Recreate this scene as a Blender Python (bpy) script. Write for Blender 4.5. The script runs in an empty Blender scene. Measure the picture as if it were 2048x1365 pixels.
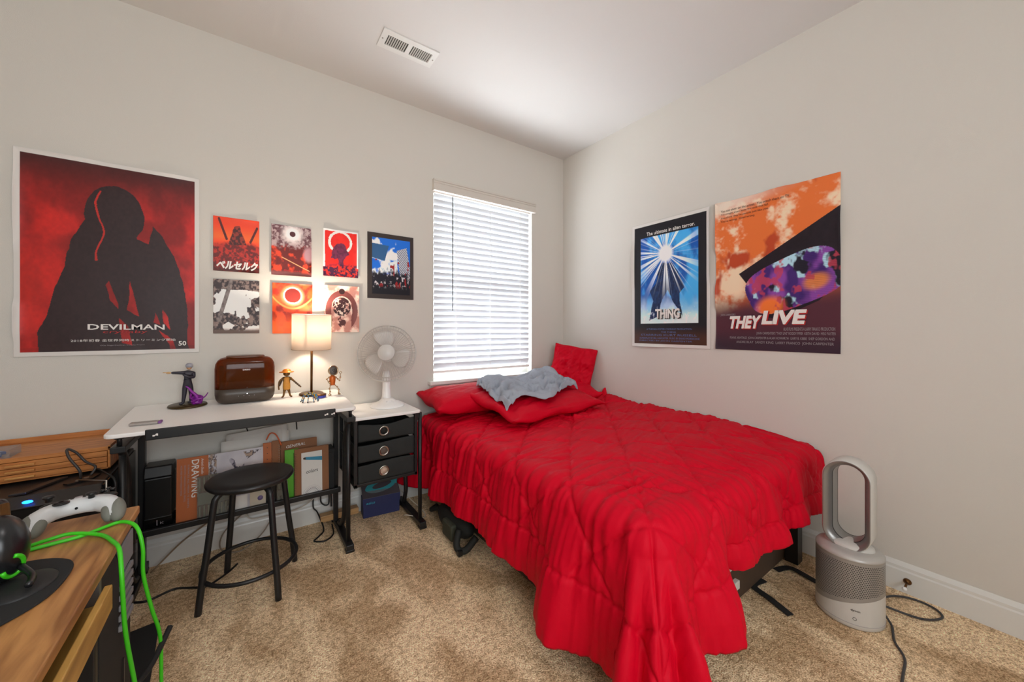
import bpy, bmesh, math, random
import numpy as np
from mathutils import Vector, Matrix
random.seed(4)
SC = bpy.context.scene
COL = SC.collection
PI = math.pi

# ------------------------------------------------------------------ camera
FPX = 747.0
ANG = math.radians(54.47)
cd = bpy.data.cameras.new('camera')
cam = bpy.data.objects.new('camera', cd)
COL.objects.link(cam)
cam.location = (-2.398, -2.543, 1.172)
cam.rotation_euler = (PI/2, 0, ANG - PI/2)
cd.sensor_width = 36.0
cd.sensor_fit = 'HORIZONTAL'
cd.lens = FPX*36.0/2048.0
cd.shift_y = -(1365/2.0-659.0)/2048.0
cd.clip_start = 0.02
SC.camera = cam

# ------------------------------------------------------------------ world, view
w = bpy.data.worlds.new('World'); SC.world = w; w.use_nodes = True
wn = w.node_tree.nodes; wn['Background'].inputs[0].default_value = (0.80, 0.90, 1.0, 1)
wn['Background'].inputs[1].default_value = 1.0
SC.view_settings.view_transform = 'Standard'
SC.view_settings.look = 'None'
SC.view_settings.gamma = 1.0
SC.view_settings.exposure = 0.3
SC.view_settings.use_curve_mapping = False
try:
    SC.cycles.use_denoising = True
    SC.cycles.max_bounces = 10
    SC.cycles.diffuse_bounces = 6
    SC.cycles.transparent_max_bounces = 12
    SC.cycles.sample_clamp_indirect = 8.0
except Exception:
    pass

def area(name, loc, rot, sx, sy, power, col):
    l = bpy.data.lights.new(name, 'AREA'); l.shape = 'RECTANGLE'; l.size = sx; l.size_y = sy
    l.energy = power; l.color = col
    o = bpy.data.objects.new(name, l); COL.objects.link(o); o.location = loc; o.rotation_euler = rot
    return o
# daylight outside the window, pointing into the room
area('window_daylight', (-0.83, 0.42, 1.30), (math.radians(-96), 0, 0), 1.4, 1.7, 165, (0.90, 0.95, 1.0))
# added fill light, outside a made-up window in the unseen wall behind the camera
area('rear_fill_light', (-2.35, -4.02, 1.50), (math.radians(90), 0, 0), 1.7, 1.45, 40, (0.95, 0.985, 1.0))
LAMP_POWER = 10.0
CEILING_FILL_POWER = 10

# ------------------------------------------------------------------ helpers: materials
def lin(h):
    h = h.lstrip('#')
    o = []
    for i in (0, 2, 4):
        c = int(h[i:i+2], 16)/255.0
        o.append(c/12.92 if c <= 0.04045 else ((c+0.055)/1.055)**2.4)
    return (o[0], o[1], o[2], 1)

def mat(name, col, rough=0.5, metal=0.0, var=0.06, scale=30.0, bump=0.0, bscale=200.0, **kw):
    m = bpy.data.materials.new(name); m.use_nodes = True
    nt = m.node_tree; b = nt.nodes['Principled BSDF']
    c = lin(col) if isinstance(col, str) else col
    tc = nt.nodes.new('ShaderNodeTexCoord')
    if var > 0:
        nz = nt.nodes.new('ShaderNodeTexNoise'); nz.inputs['Scale'].default_value = scale; nz.inputs['Detail'].default_value = 4
        nt.links.new(tc.outputs['Object'], nz.inputs['Vector'])
        mr = nt.nodes.new('ShaderNodeMapRange'); mr.inputs[3].default_value = 1-var; mr.inputs[4].default_value = 1+var
        nt.links.new(nz.outputs[0], mr.inputs[0])
        mx = nt.nodes.new('ShaderNodeVectorMath'); mx.operation = 'SCALE'; mx.inputs[0].default_value = c[:3]
        nt.links.new(mr.outputs[0], mx.inputs['Scale'])
        nt.links.new(mx.outputs[0], b.inputs['Base Color'])
    else:
        b.inputs['Base Color'].default_value = c
    b.inputs['Roughness'].default_value = rough
    b.inputs['Metallic'].default_value = metal
    if bump > 0:
        n2 = nt.nodes.new('ShaderNodeTexNoise'); n2.inputs['Scale'].default_value = bscale; n2.inputs['Detail'].default_value = 3
        nt.links.new(tc.outputs['Object'], n2.inputs['Vector'])
        bp = nt.nodes.new('ShaderNodeBump'); bp.inputs['Strength'].default_value = bump; bp.inputs['Distance'].default_value = 0.01
        nt.links.new(n2.outputs[0], bp.inputs['Height']); nt.links.new(bp.outputs[0], b.inputs['Normal'])
    for k, v in kw.items():
        b.inputs[k.replace('_', ' ')].default_value = v
    return m

def printmat(name, rough=0.38):
    m = bpy.data.materials.new(name); m.use_nodes = True
    nt = m.node_tree; b = nt.nodes['Principled BSDF']
    a = nt.nodes.new('ShaderNodeAttribute'); a.attribute_name = 'Col'
    nt.links.new(a.outputs['Color'], b.inputs['Base Color'])
    b.inputs['Roughness'].default_value = rough; b.inputs['Specular IOR Level'].default_value = .3
    return m

def translucent(name, col, tr=0.5, rough=0.5):
    m = bpy.data.materials.new(name); m.use_nodes = True
    nt = m.node_tree; b = nt.nodes['Principled BSDF']; out = nt.nodes['Material Output']
    c = lin(col); b.inputs['Base Color'].default_value = c; b.inputs['Roughness'].default_value = rough
    t = nt.nodes.new('ShaderNodeBsdfTranslucent'); t.inputs[0].default_value = c
    mx = nt.nodes.new('ShaderNodeMixShader'); mx.inputs[0].default_value = tr
    nt.links.new(b.outputs[0], mx.inputs[1]); nt.links.new(t.outputs[0], mx.inputs[2]); nt.links.new(mx.outputs[0], out.inputs[0])
    return m

def clear(name, col='#ffffff', alpha=0.12, rough=0.05):
    m = bpy.data.materials.new(name); m.use_nodes = True
    nt = m.node_tree; b = nt.nodes['Principled BSDF']; out = nt.nodes['Material Output']
    b.inputs['Base Color'].default_value = lin(col); b.inputs['Roughness'].default_value = rough
    t = nt.nodes.new('ShaderNodeBsdfTransparent'); t.inputs[0].default_value = lin(col)
    mx = nt.nodes.new('ShaderNodeMixShader'); mx.inputs[0].default_value = alpha
    nt.links.new(t.outputs[0], mx.inputs[1]); nt.links.new(b.outputs[0], mx.inputs[2]); nt.links.new(mx.outputs[0], out.inputs[0])
    return m

def emis(name, col, s):
    m = bpy.data.materials.new(name); m.use_nodes = True
    b = m.node_tree.nodes['Principled BSDF']
    b.inputs['Base Color'].default_value = lin(col); b.inputs['Emission Color'].default_value = lin(col); b.inputs['Emission Strength'].default_value = s
    return m

def wood(name, c1, c2, axis='Y', scale=6.0, rough=0.45, stretch=12.0):
    m = bpy.data.materials.new(name); m.use_nodes = True
    nt = m.node_tree; b = nt.nodes['Principled BSDF']
    tc = nt.nodes.new('ShaderNodeTexCoord'); mp = nt.nodes.new('ShaderNodeMapping')
    s = [stretch, stretch, stretch]; s['XYZ'.index(axis)] = 1.0
    mp.inputs['Scale'].default_value = s
    nt.links.new(tc.outputs['Object'], mp.inputs['Vector'])
    nz = nt.nodes.new('ShaderNodeTexNoise'); nz.inputs['Scale'].default_value = scale; nz.inputs['Detail'].default_value = 6; nz.inputs['Distortion'].default_value = 0.6
    nt.links.new(mp.outputs[0], nz.inputs['Vector'])
    cr = nt.nodes.new('ShaderNodeValToRGB'); cr.color_ramp.elements[0].position = 0.35; cr.color_ramp.elements[1].position = 0.65
    cr.color_ramp.elements[0].color = lin(c1); cr.color_ramp.elements[1].color = lin(c2)
    nt.links.new(nz.outputs[0], cr.inputs[0]); nt.links.new(cr.outputs[0], b.inputs['Base Color'])
    b.inputs['Roughness'].default_value = rough
    return m

# ------------------------------------------------------------------ helpers: meshes
class MB:
    def __init__(s): s.v = []; s.f = []; s.m = []; s.sm = []
    def add(s, vs, fs, mi=0, smooth=False):
        o = len(s.v); s.v += [tuple(v) for v in vs]
        for f in fs: s.f.append(tuple(i+o for i in f)); s.m.append(mi); s.sm.append(smooth)
        return s
    def box(s, x0, x1, y0, y1, z0, z1, mi=0):
        vs = [(x, y, z) for z in (z0, z1) for y in (y0, y1) for x in (x0, x1)]
        return s.add(vs, [(0,2,3,1),(4,5,7,6),(0,1,5,4),(2,6,7,3),(0,4,6,2),(1,3,7,5)], mi)
    def obox(s, c, size, rot, mi=0):
        R = rot if isinstance(rot, Matrix) else Matrix.Rotation(rot, 3, 'Z')
        c = Vector(c); vs = []
        for z in (-1, 1):
            for y in (-1, 1):
                for x in (-1, 1):
                    vs.append(tuple(c + R @ Vector((x*size[0]/2, y*size[1]/2, z*size[2]/2))))
        return s.add(vs, [(0,2,3,1),(4,5,7,6),(0,1,5,4),(2,6,7,3),(0,4,6,2),(1,3,7,5)], mi)
    def prism(s, outline, axis, a, b, mi=0):
        # outline 2D in the two remaining axes (cyclic order) extruded from a to b along axis
        n = len(outline); vs = []
        for t in (a, b):
            for (p, q) in outline:
                vs.append({'x': (t, p, q), 'y': (p, t, q), 'z': (p, q, t)}[axis])
        fs = [tuple(range(n)), tuple(range(2*n-1, n-1, -1))]
        fs += [(i, (i+1) % n, n+(i+1) % n, n+i) for i in range(n)]
        return s.add(vs, fs, mi)
    def tube(s, pts, r, n=8, mi=0, closed=False, caps=True):
        pts = [Vector(p) for p in pts]; N = len(pts)
        rs = r if isinstance(r, (list, tuple)) else [r]*N
        vs = []; prev = None
        for i, p in enumerate(pts):
            if closed: t = pts[(i+1) % N]-pts[i-1]
            else: t = pts[min(i+1, N-1)]-pts[max(i-1, 0)]
            t = t.normalized() if t.length > 1e-9 else Vector((0, 0, 1))
            if prev is None:
                up = Vector((0, 0, 1)) if abs(t.z) < 0.9 else Vector((1, 0, 0))
                a = t.cross(up).normalized()
            else:
                a = prev - t*prev.dot(t)
                a = a.normalized() if a.length > 1e-6 else t.orthogonal().normalized()
            prev = a; b = t.cross(a)
            for k in range(n):
                an = 2*PI*k/n
                vs.append(tuple(p + (a*math.cos(an)+b*math.sin(an))*rs[i]))
        fs = []
        for i in range(N if closed else N-1):
            j = (i+1) % N
            for k in range(n):
                k2 = (k+1) % n
                fs.append((i*n+k, i*n+k2, j*n+k2, j*n+k))
        if caps and not closed:
            fs.append(tuple(range(n-1, -1, -1))); fs.append(tuple((N-1)*n+k for k in range(n)))
        return s.add(vs, fs, mi, True)
    def lathe(s, prof, c=(0, 0, 0), n=32, mi=0, M=None, sx=1.0, sy=1.0):
        vs = []; M = M or Matrix.Identity(3); c = Vector(c)
        for (r, z) in prof:
            for k in range(n):
                a = 2*PI*k/n
                vs.append(tuple(c + M @ Vector((r*math.cos(a)*sx, r*math.sin(a)*sy, z))))
        fs = []
        for i in range(len(prof)-1):
            for k in range(n):
                k2 = (k+1) % n
                fs.append((i*n+k, i*n+k2, (i+1)*n+k2, (i+1)*n+k))
        if prof[0][0] > 1e-5: fs.append(tuple(range(n-1, -1, -1)))
        if prof[-1][0] > 1e-5: fs.append(tuple((len(prof)-1)*n+k for k in range(n)))
        return s.add(vs, fs, mi, True)
    def ball(s, c, r, mi=0, n=16, sc=(1, 1, 1), M=None):
        prof = [(math.sin(PI*i/(n//2))*r, -math.cos(PI*i/(n//2))*r*sc[2]) for i in range(n//2+1)]
        return s.lathe(prof, c, n, mi, M, sc[0], sc[1])
    def text(s, txt, O, U, V, h=None, wid=None, mi=0, depth=0.0006, shear=0.0, bold=0.0):
        """flat lettering laid on a surface: O lower left, U right, V up; h = cap height, wid = width"""
        cu = bpy.data.curves.new('t', 'FONT'); cu.body = txt; cu.extrude = 0.0; cu.offset = bold; cu.resolution_u = 2
        o = bpy.data.objects.new('t', cu); COL.objects.link(o)
        bpy.context.view_layer.update()
        me = bpy.data.meshes.new_from_object(o.evaluated_get(bpy.context.evaluated_depsgraph_get()))
        bpy.data.objects.remove(o); bpy.data.curves.remove(cu)
        if len(me.vertices) == 0: return s
        co = np.array([v.co[:] for v in me.vertices]); mn = co.min(0); mxx = co.max(0); sz = mxx-mn
        sy = h/sz[1] if h else wid/sz[0]; sx = wid/sz[0] if wid else sy
        O = Vector(O); U = Vector(U).normalized(); V = Vector(V).normalized(); N = U.cross(V)
        vs = []
        for c in co:
            x = (c[0]-mn[0])*sx; y = (c[1]-mn[1])*sy
            vs.append(tuple(O + U*(x+shear*y) + V*y + N*depth))
        s.add(vs, [tuple(p.vertices) for p in me.polygons], mi)
        bpy.data.meshes.remove(me)
        return s

class Thing:
    def __init__(s, name, label, cat, loc=(0, 0, 0), rz=0, group=None):
        o = bpy.data.objects.new(name, None); COL.objects.link(o); o.location = loc; o.rotation_euler = (0, 0, rz)
        o.empty_display_size = 0.05
        o['label'] = label; o['category'] = cat
        if group: o['group'] = group
        s.o = o; s.loc = Vector(loc); s.rz = rz
        if abs(loc[2]-(.800+.050*(loc[1]+.02))) < 1e-6 and loc[1] > -.53: o.rotation_euler = (math.atan(.05), 0, rz); o.location = (loc[0], loc[1], loc[2]+.0008)   # stands on the tilted desk top

def finish(o, bevel=0, seg=2, subsurf=0, solid=0, smooth=False):
    if bevel:
        b = o.modifiers.new('bevel', 'BEVEL'); b.width = bevel; b.segments = seg; b.limit_method = 'ANGLE'; b.angle_limit = math.radians(40)
    if solid:
        b = o.modifiers.new('solid', 'SOLIDIFY'); b.thickness = solid; b.offset = -1
    if subsurf:
        b = o.modifiers.new('sub', 'SUBSURF'); b.levels = subsurf; b.render_levels = subsurf
    if smooth:
        for p in o.data.polygons: p.use_smooth = True

def build(name, mb, mats, parent=None, world=False, **kw):
    me = bpy.data.meshes.new(name)
    vs = mb.v
    if world and parent is not None:
        L = parent.loc if isinstance(parent, Thing) else parent['_loc']
        vs = [(v[0]-L[0], v[1]-L[1], v[2]-L[2]) for v in vs]
    me.from_pydata(vs, [], mb.f)
    if not isinstance(mats, (list, tuple)): mats = [mats]
    for m in mats: me.materials.append(m)
    if len(mb.m): me.polygons.foreach_set('material_index', mb.m); me.polygons.foreach_set('use_smooth', mb.sm)
    me.validate(); me.update()
    bm = bmesh.new(); bm.from_mesh(me); bmesh.ops.recalc_face_normals(bm, faces=bm.faces); bm.to_mesh(me); bm.free()
    o = bpy.data.objects.new(name, me); COL.objects.link(o)
    if parent is not None: o.parent = parent.o if isinstance(parent, Thing) else parent
    finish(o, **kw)
    return o

def tag(o, label, cat, group=None):
    o['label'] = label; o['category'] = cat
    if group: o['group'] = group
    return o
def struct(name, mb, mats, **kw):
    o = build(name, mb, mats, **kw); o['kind'] = 'structure'; return o

def tree_copy(src, loc, label, group=None, rz=None):
    r = src.copy(); COL.objects.link(r); r.location = loc
    if rz is not None: r.rotation_euler = (0, 0, rz)
    r['label'] = label
    if group: r['group'] = group
    for ch in list(src.children):
        c = ch.copy(); COL.objects.link(c); c.parent = r
        for g in list(ch.children):
            d = g.copy(); COL.objects.link(d); d.parent = c
    return r

# value noise
def _hash(i, j, seed):
    n = (i*374761393 + j*668265263 + seed*1274126177).astype(np.int64) & 0x7fffffff
    n = ((n ^ (n >> 13))*1274126177) & 0x7fffffff
    n = (n ^ (n >> 16)) & 0xffff
    return n/65535.0
def vnoise(x, y, seed=0):
    x = np.asarray(x, float); y = np.asarray(y, float)
    i = np.floor(x).astype(np.int64); j = np.floor(y).astype(np.int64); fx = x-i; fy = y-j
    fx = fx*fx*(3-2*fx); fy = fy*fy*(3-2*fy)
    a = _hash(i, j, seed); b = _hash(i+1, j, seed); c = _hash(i, j+1, seed); d = _hash(i+1, j+1, seed)
    return (a*(1-fx)+b*fx)*(1-fy)+(c*(1-fx)+d*fx)*fy
def fbm(x, y, seed=0, o=4):
    t = 0; a = 0.5; n = 0
    for k in range(o):
        t = t + a*vnoise(x*2**k, y*2**k, seed+k*17); n += a; a *= 0.5
    return t/n
def sstep(a, b, x):
    t = np.clip((x-a)/(b-a), 0, 1); return t*t*(3-2*t)

def gridmesh(name, X, Y, Z, mats, parent=None, smooth=True, cols=None, uv=None, **kw):
    ny, nx = X.shape
    me = bpy.data.meshes.new(name)
    co = np.stack([X, Y, Z], -1).reshape(-1, 3).astype(np.float32)
    idx = np.arange(nx*ny).reshape(ny, nx)
    q = np.stack([idx[:-1, :-1], idx[:-1, 1:], idx[1:, 1:], idx[1:, :-1]], -1).reshape(-1, 4)
    me.vertices.add(len(co)); me.vertices.foreach_set('co', co.ravel())
    me.loops.add(q.size); me.loops.foreach_set('vertex_index', q.ravel().astype(np.int32))
    me.polygons.add(len(q)); me.polygons.foreach_set('loop_start', (np.arange(len(q))*4).astype(np.int32))
    me.polygons.foreach_set('loop_total', np.full(len(q), 4, np.int32))
    me.polygons.foreach_set('use_smooth', np.full(len(q), smooth))
    if not isinstance(mats, (list, tuple)): mats = [mats]
    for m in mats: me.materials.append(m)
    me.update(calc_edges=True)
    if cols is not None:
        at = me.color_attributes.new('Col', 'FLOAT_COLOR', 'POINT')
        c = np.ones((nx*ny, 4), np.float32); c[:, :3] = cols.reshape(-1, 3)
        at.data.foreach_set('color', c.ravel())
    if uv is not None:
        at = me.attributes.new('cloth', 'FLOAT_VECTOR', 'POINT')
        c = np.zeros((nx*ny, 3), np.float32); c[:, 0] = uv[0].ravel(); c[:, 1] = uv[1].ravel()
        at.data.foreach_set('vector', c.ravel())
    o = bpy.data.objects.new(name, me); COL.objects.link(o)
    if parent is not None: o.parent = parent.o if isinstance(parent, Thing) else parent
    finish(o, **kw)
    return o

def arc(c, r, a0, a1, n, plane='xy', z=0):
    out = []
    for i in range(n+1):
        a = math.radians(a0+(a1-a0)*i/n); p, q = c[0]+r*math.cos(a), c[1]+r*math.sin(a)
        out.append({'xy': (p, q, z), 'xz': (p, z, q), 'yz': (z, p, q)}[plane])
    return out
def smoothpath(pts, n=8):
    P = [Vector(p) for p in pts]; P = [P[0]*2-P[1]]+P+[P[-1]*2-P[-2]]; out = []
    for i in range(1, len(P)-2):
        for k in range(n):
            t = k/n; a, b, c, d = P[i-1], P[i], P[i+1], P[i+2]
            out.append(tuple(0.5*((2*b)+(c-a)*t+(2*a-5*b+4*c-d)*t*t+(3*b-a-3*c+d)*t**3)))
    out.append(tuple(P[-2])); return out
def cable(name, pts, r, m, label=None, cat='cable', parent=None, n=6):
    o = build(name, MB().tube(smoothpath(pts, n), r, 6), m, parent)
    if label: tag(o, label, cat)
    return o

# ------------------------------------------------------------------ materials
M = {}
def wallmat(name, c):
    m = mat(name, c, 0.85, var=0.012, scale=2.0, bump=0.12, bscale=420)
    return m
M['wall'] = wallmat('wall_paint', '#d2cec6')
M['ceiling'] = wallmat('ceiling_paint', '#d4d3d0')
M['trim'] = mat('trim_white', '#dcdcd8', 0.35, var=0.01)
M['black'] = mat('black_metal', '#1b1b1c', 0.42, var=0.05)
M['blackp'] = mat('black_plastic', '#141415', 0.35, var=0.05)
M['blackm'] = mat('matte_black', '#1d1c1c', 0.8, var=0.08)
M['fabric'] = mat('black_fabric', '#262827', 0.9, var=0.12, scale=120, bump=0.25, bscale=900)
M['white'] = mat('white_top', '#f3f1ee', 0.4, var=0.02, scale=5)
M['whitep'] = mat('white_plastic', '#eeecea', 0.35, var=0.01)
M['red'] = mat('red_cotton', '#cb0022', 0.6, var=0.05, scale=9, bump=0.25, bscale=26, Specular_IOR_Level=.22, Specular_Tint=(1, .55, .6, 1))
M['grey_cloth'] = mat('grey_cotton', '#a0a6b2', 0.8, var=0.05, scale=12, bump=0.2, bscale=40)
M['steel'] = mat('brushed_steel', '#a8a49c', 0.3, 1.0, var=0.05)
M['bronze'] = mat('bronze_metal', '#6b4a2a', 0.35, 0.9, var=0.12, scale=60)
M['cord_black'] = mat('black_cord', '#151413', 0.5, var=0.03)
M['cord_white'] = mat('white_cord', '#c9beb0', 0.5, var=0.03)
M['green'] = mat('green_cord', '#3fc41a', 0.45, var=0.03)
M['paper'] = mat('white_paper', '#dad6d0', 0.6, var=0.02)
M['ink'] = mat('white_ink', '#e9e4df', 0.5, var=0.0)
M['pale'] = mat('grey_ink', '#9a9296', 0.5, var=0.0)
M['redink'] = mat('red_ink', '#b01414', 0.5, var=0.0)
M['blueink'] = mat('blue_ink', '#5b6fa8', 0.5, var=0.0)
M['darkink'] = mat('dark_ink', '#2a211c', 0.5, var=0.0)
M['printg'] = printmat('poster_print', 0.42)
M['kraft'] = mat('brown_kraft', '#8a5a38', 0.7, var=0.08, scale=40)

# carpet
def carpet():
    m = bpy.data.materials.new('carpet'); m.use_nodes = True
    nt = m.node_tree; b = nt.nodes['Principled BSDF']; L = nt.links.new
    tc = nt.nodes.new('ShaderNodeTexCoord')
    def noise(s, d, vec=None, dist=0):
        n = nt.nodes.new('ShaderNodeTexNoise'); n.inputs['Scale'].default_value = s; n.inputs['Detail'].default_value = d; n.inputs['Distortion'].default_value = dist
        L(vec or tc.outputs['Object'], n.inputs['Vector']); return n
    def ramp(src, p0, c0, p1, c1):
        r = nt.nodes.new('ShaderNodeValToRGB'); r.color_ramp.elements[0].position = p0; r.color_ramp.elements[1].position = p1
        r.color_ramp.elements[0].color = c0; r.color_ramp.elements[1].color = c1; L(src, r.inputs[0]); return r
    fine = noise(190, 2); f = ramp(fine.outputs[0], 0.30, lin('#a88a68'), 0.66, lin('#fbe6c4'))
    tuft = noise(55, 3)
    tr = ramp(tuft.outputs[0], 0.36, (0.72, 0.68, 0.63, 1), 0.56, (1.08, 1.07, 1.06, 1))
    mp = nt.nodes.new('ShaderNodeMapping'); mp.inputs['Rotation'].default_value = (0, 0, math.radians(35)); mp.inputs['Scale'].default_value = (1.9, 1.0, 1)
    L(tc.outputs['Object'], mp.inputs['Vector'])
    big = noise(3.0, 6, mp.outputs[0], 0.35)
    br = ramp(big.outputs[0], 0.42, (0.84, 0.75, 0.66, 1), 0.58, (1.32, 1.31, 1.29, 1))  # random patches: brownish stains, plus vacuum-mark pile sheen put into the colour
    m1 = nt.nodes.new('ShaderNodeMix'); m1.data_type = 'RGBA'; m1.blend_type = 'MULTIPLY'; m1.inputs[0].default_value = 1
    L(f.outputs[0], m1.inputs[6]); L(tr.outputs[0], m1.inputs[7])
    m2 = nt.nodes.new('ShaderNodeMix'); m2.data_type = 'RGBA'; m2.blend_type = 'MULTIPLY'; m2.inputs[0].default_value = 1
    L(m1.outputs[2], m2.inputs[6]); L(br.outputs[0], m2.inputs[7])
    L(m2.outputs[2], b.inputs['Base Color'])
    b.inputs['Roughness'].default_value = 1.0
    b.inputs['Specular IOR Level'].default_value = 0.1
    bp = nt.nodes.new('ShaderNodeBump'); bp.inputs['Strength'].default_value = 0.8; bp.inputs['Distance'].default_value = 0.008
    add = nt.nodes.new('ShaderNodeMath'); add.operation = 'ADD'; L(fine.outputs[0], add.inputs[0]); L(tuft.outputs[0], add.inputs[1])
    L(add.outputs[0], bp.inputs['Height']); L(bp.outputs[0], b.inputs['Normal'])
    return m
M['carpet'] = carpet()

# ------------------------------------------------------------------ the room
XL, YF, H = -3.60, -3.90, 2.743
WX0, WX1, WZ0, WZ1 = -1.285, -0.372, 0.795, 2.20
struct('floor', MB().box(XL-.1, .1, YF-.1, .1, -.10, 0), M['carpet'])
struct('ceiling', MB().box(XL-.1, .1, YF-.1, .1, H, H+.1), M['ceiling'])
T = .14
b = MB().box(XL-.1, WX0, 0, T, 0, H).box(WX1, .1, 0, T, 0, H).box(WX0, WX1, 0, T, 0, WZ0-.02).box(WX0, WX1, 0, T, WZ1, H)
struct('wall_back', b, M['wall'])
struct('wall_right', MB().box(0, .1, YF-.1, 0, 0, H), M['wall'])
struct('wall_left', MB().box(XL-.1, XL, YF-.1, 0, 0, H), M['wall'])
RX0, RX1, RZ0, RZ1 = -3.2, -1.5, .78, 2.22
b = MB().box(XL, RX0, YF-.1, YF, 0, H).box(RX1, 0, YF-.1, YF, 0, H).box(RX0, RX1, YF-.1, YF, 0, RZ0).box(RX0, RX1, YF-.1, YF, RZ1, H)
struct('wall_front', b, M['wall'])
def baseboard(name, axis, a, b_, sgn):
    prof = [(0, 0), (.015, 0), (.015, .093), (.012, .10), (.012, .112), (.007, .122), (.003, .130), (0, .130)]
    if axis == 'x': mb = MB().prism([(sgn*p, q) for p, q in prof], 'x', a, b_)
    else: mb = MB().prism([(sgn*p, q) for p, q in prof], 'y', a, b_)
    return struct(name, mb, M['trim'])
baseboard('baseboard_back', 'x', XL, 0, -1)
baseboard('baseboard_right', 'y', YF, 0, -1)

# window: frame, sashes, glass
wt = struct('window_1', MB().box(WX0, WX0+.045, .075, .125, WZ0+.06, WZ1-.05).box(WX1-.045, WX1, .075, .125, WZ0+.06, WZ1-.05)
      .box(WX0, WX1, .075, .125, WZ0, WZ0+.06).box(WX0, WX1, .075, .125, WZ1-.05, WZ1).box(WX0+.045, WX1-.045, .08, .12, 1.47, 1.52), M['trim'])
build('window_pane', MB().box(WX0+.04, WX1-.04, .098, .102, WZ0+.05, WZ1-.04), clear('window_glass', '#ffffff', 0.06), wt)
struct('trim_1', MB().prism([(-1.33, -.055), (-.328, -.055), (-.328, 0), (WX1, 0), (WX1, .078), (WX0, .078), (WX0, 0), (-1.33, 0)], 'z', .772, .797), M['trim'], bevel=.004)   # sill
struct('trim_2', MB().prism([(0, .772), (-.028, .772), (-.028, .764), (-.020, .756), (-.020, .715), (-.014, .708), (0, .708)], 'x', -1.315, -.343), M['trim'])
wt2 = struct('added_window', MB().box(RX0, RX0+.05, YF-.08, YF-.03, RZ0+.05, RZ1-.05).box(RX1-.05, RX1, YF-.08, YF-.03, RZ0+.05, RZ1-.05)
      .box(RX0, RX1, YF-.08, YF-.03, RZ0, RZ0+.05).box(RX0, RX1, YF-.08, YF-.03, RZ1-.05, RZ1).box((RX0+RX1)/2-.02, (RX0+RX1)/2+.02, YF-.08, YF-.03, RZ0+.05, RZ1-.05), M['trim'])  # unseen window, added so fill light can enter from behind the camera

# ------------------------------------------------------------------ window blind
slat_m = translucent('blind_slat', '#d6d9dc', 0.15, 0.4)
tb = Thing('window_blind', 'white closed faux wood slat blind in the window above the bed', 'blind', (-.83, 0, WZ0))
b = MB(); z = 2.150; tilt = math.radians(66); nsl = 0
while z > .885:
    hw = .0255; dy = hw*math.cos(tilt); dz = hw*math.sin(tilt); yc = .020
    n = 5; top = []; bot = []
    for i in range(n+1):
        t = -1+2*i/n; bow = .0025*(1-t*t)
        top.append((yc+dy*t - bow*math.sin(tilt), z-dz*t - bow*math.cos(tilt)))
        bot.append((yc+dy*t - bow*math.sin(tilt)+.0022*math.sin(tilt), z-dz*t-bow*math.cos(tilt)+.0022*math.cos(tilt)))
    b.prism([(p, q) for p, q in top]+[(p, q) for p, q in reversed(bot)], 'x', WX0+.008, WX1-.022)
    z -= .0447; nsl += 1
build('slats', b, slat_m, tb, world=True)
build('bottom_rail', MB().box(WX0+.008, WX1-.022, .006, .040, .848, .868), M['white'], tb, world=True, bevel=.004)
b = MB().prism([(.004, 2.178), (-.036, 2.178), (-.036, 2.190), (-.030, 2.194), (-.030, 2.230), (-.034, 2.234), (-.030, 2.238), (-.030, 2.246), (-.036, 2.250), (-.036, 2.262), (.004, 2.262)], 'x', -1.294, -.350)
build('valance', b, mat('valance_paint', '#cfc9c0', 0.6, var=.01), tb, world=True)
build('headrail', MB().box(WX0+.006, WX1-.02, -.003, .045, 2.168, 2.20), M['white'], tb, world=True)
for xx in (-1.105, -.80, -.50):
    build('ladder_cord', MB().tube([(xx, -.001, 2.17), (xx, -.001, .868)], .0012, 5).tube([(xx+.008, -.001, 2.17), (xx+.008, -.001, .868)], .0009, 5), M['whitep'], tb, world=True)
build('tilt_wand', MB().tube([(-1.135, -.012, 2.165), (-1.137, -.014, 1.31)], .0042, 8), mat('wand_grey', '#6f7375', 0.3), tb, world=True)

# ------------------------------------------------------------------ ceiling vent
tv = Thing('ceiling_vent', 'white metal supply register on the ceiling with two banks of louvres', 'vent', (-1.655, -.508, H))
vx0, vx1, vy0, vy1 = -.155, .155, -.072, .072
b = MB()
yi0, yi1 = vy0+.034, vy1-.034
b.box(vx0, vx1, vy0, yi0, -.006, 0).box(vx0, vx1, yi1, vy1, -.006, 0).box(vx0, vx0+.030, yi0, yi1, -.006, 0).box(vx1-.030, vx1, yi0, yi1, -.006, 0).box(-.012, .012, yi0, yi1, -.006, 0)
build('frame', b, M['trim'], tv)
build('duct', MB().box(vx0+.02, vx1-.02, vy0+.03, vy1-.03, -.0012, -.0004), mat('duct_dark', '#2b2c27', 0.9), tv)
for side in (-1, 1):
    b = MB()
    for i in range(10):
        xc = side*(.022+i*.0115)
        b.obox((xc, 0, -.0042), (.0072, .078, .0008), Matrix.Rotation(math.radians(50 if side < 0 else 50), 3, 'Y'))
    build('louvres', b, M['trim'], tv)
for sx in (-1, 1): build('screw', MB().lathe([(0, -.0085), (.004, -.0075), (.004, -.005)], (sx*.143, 0, 0), 10), M['steel'], tv)

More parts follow.
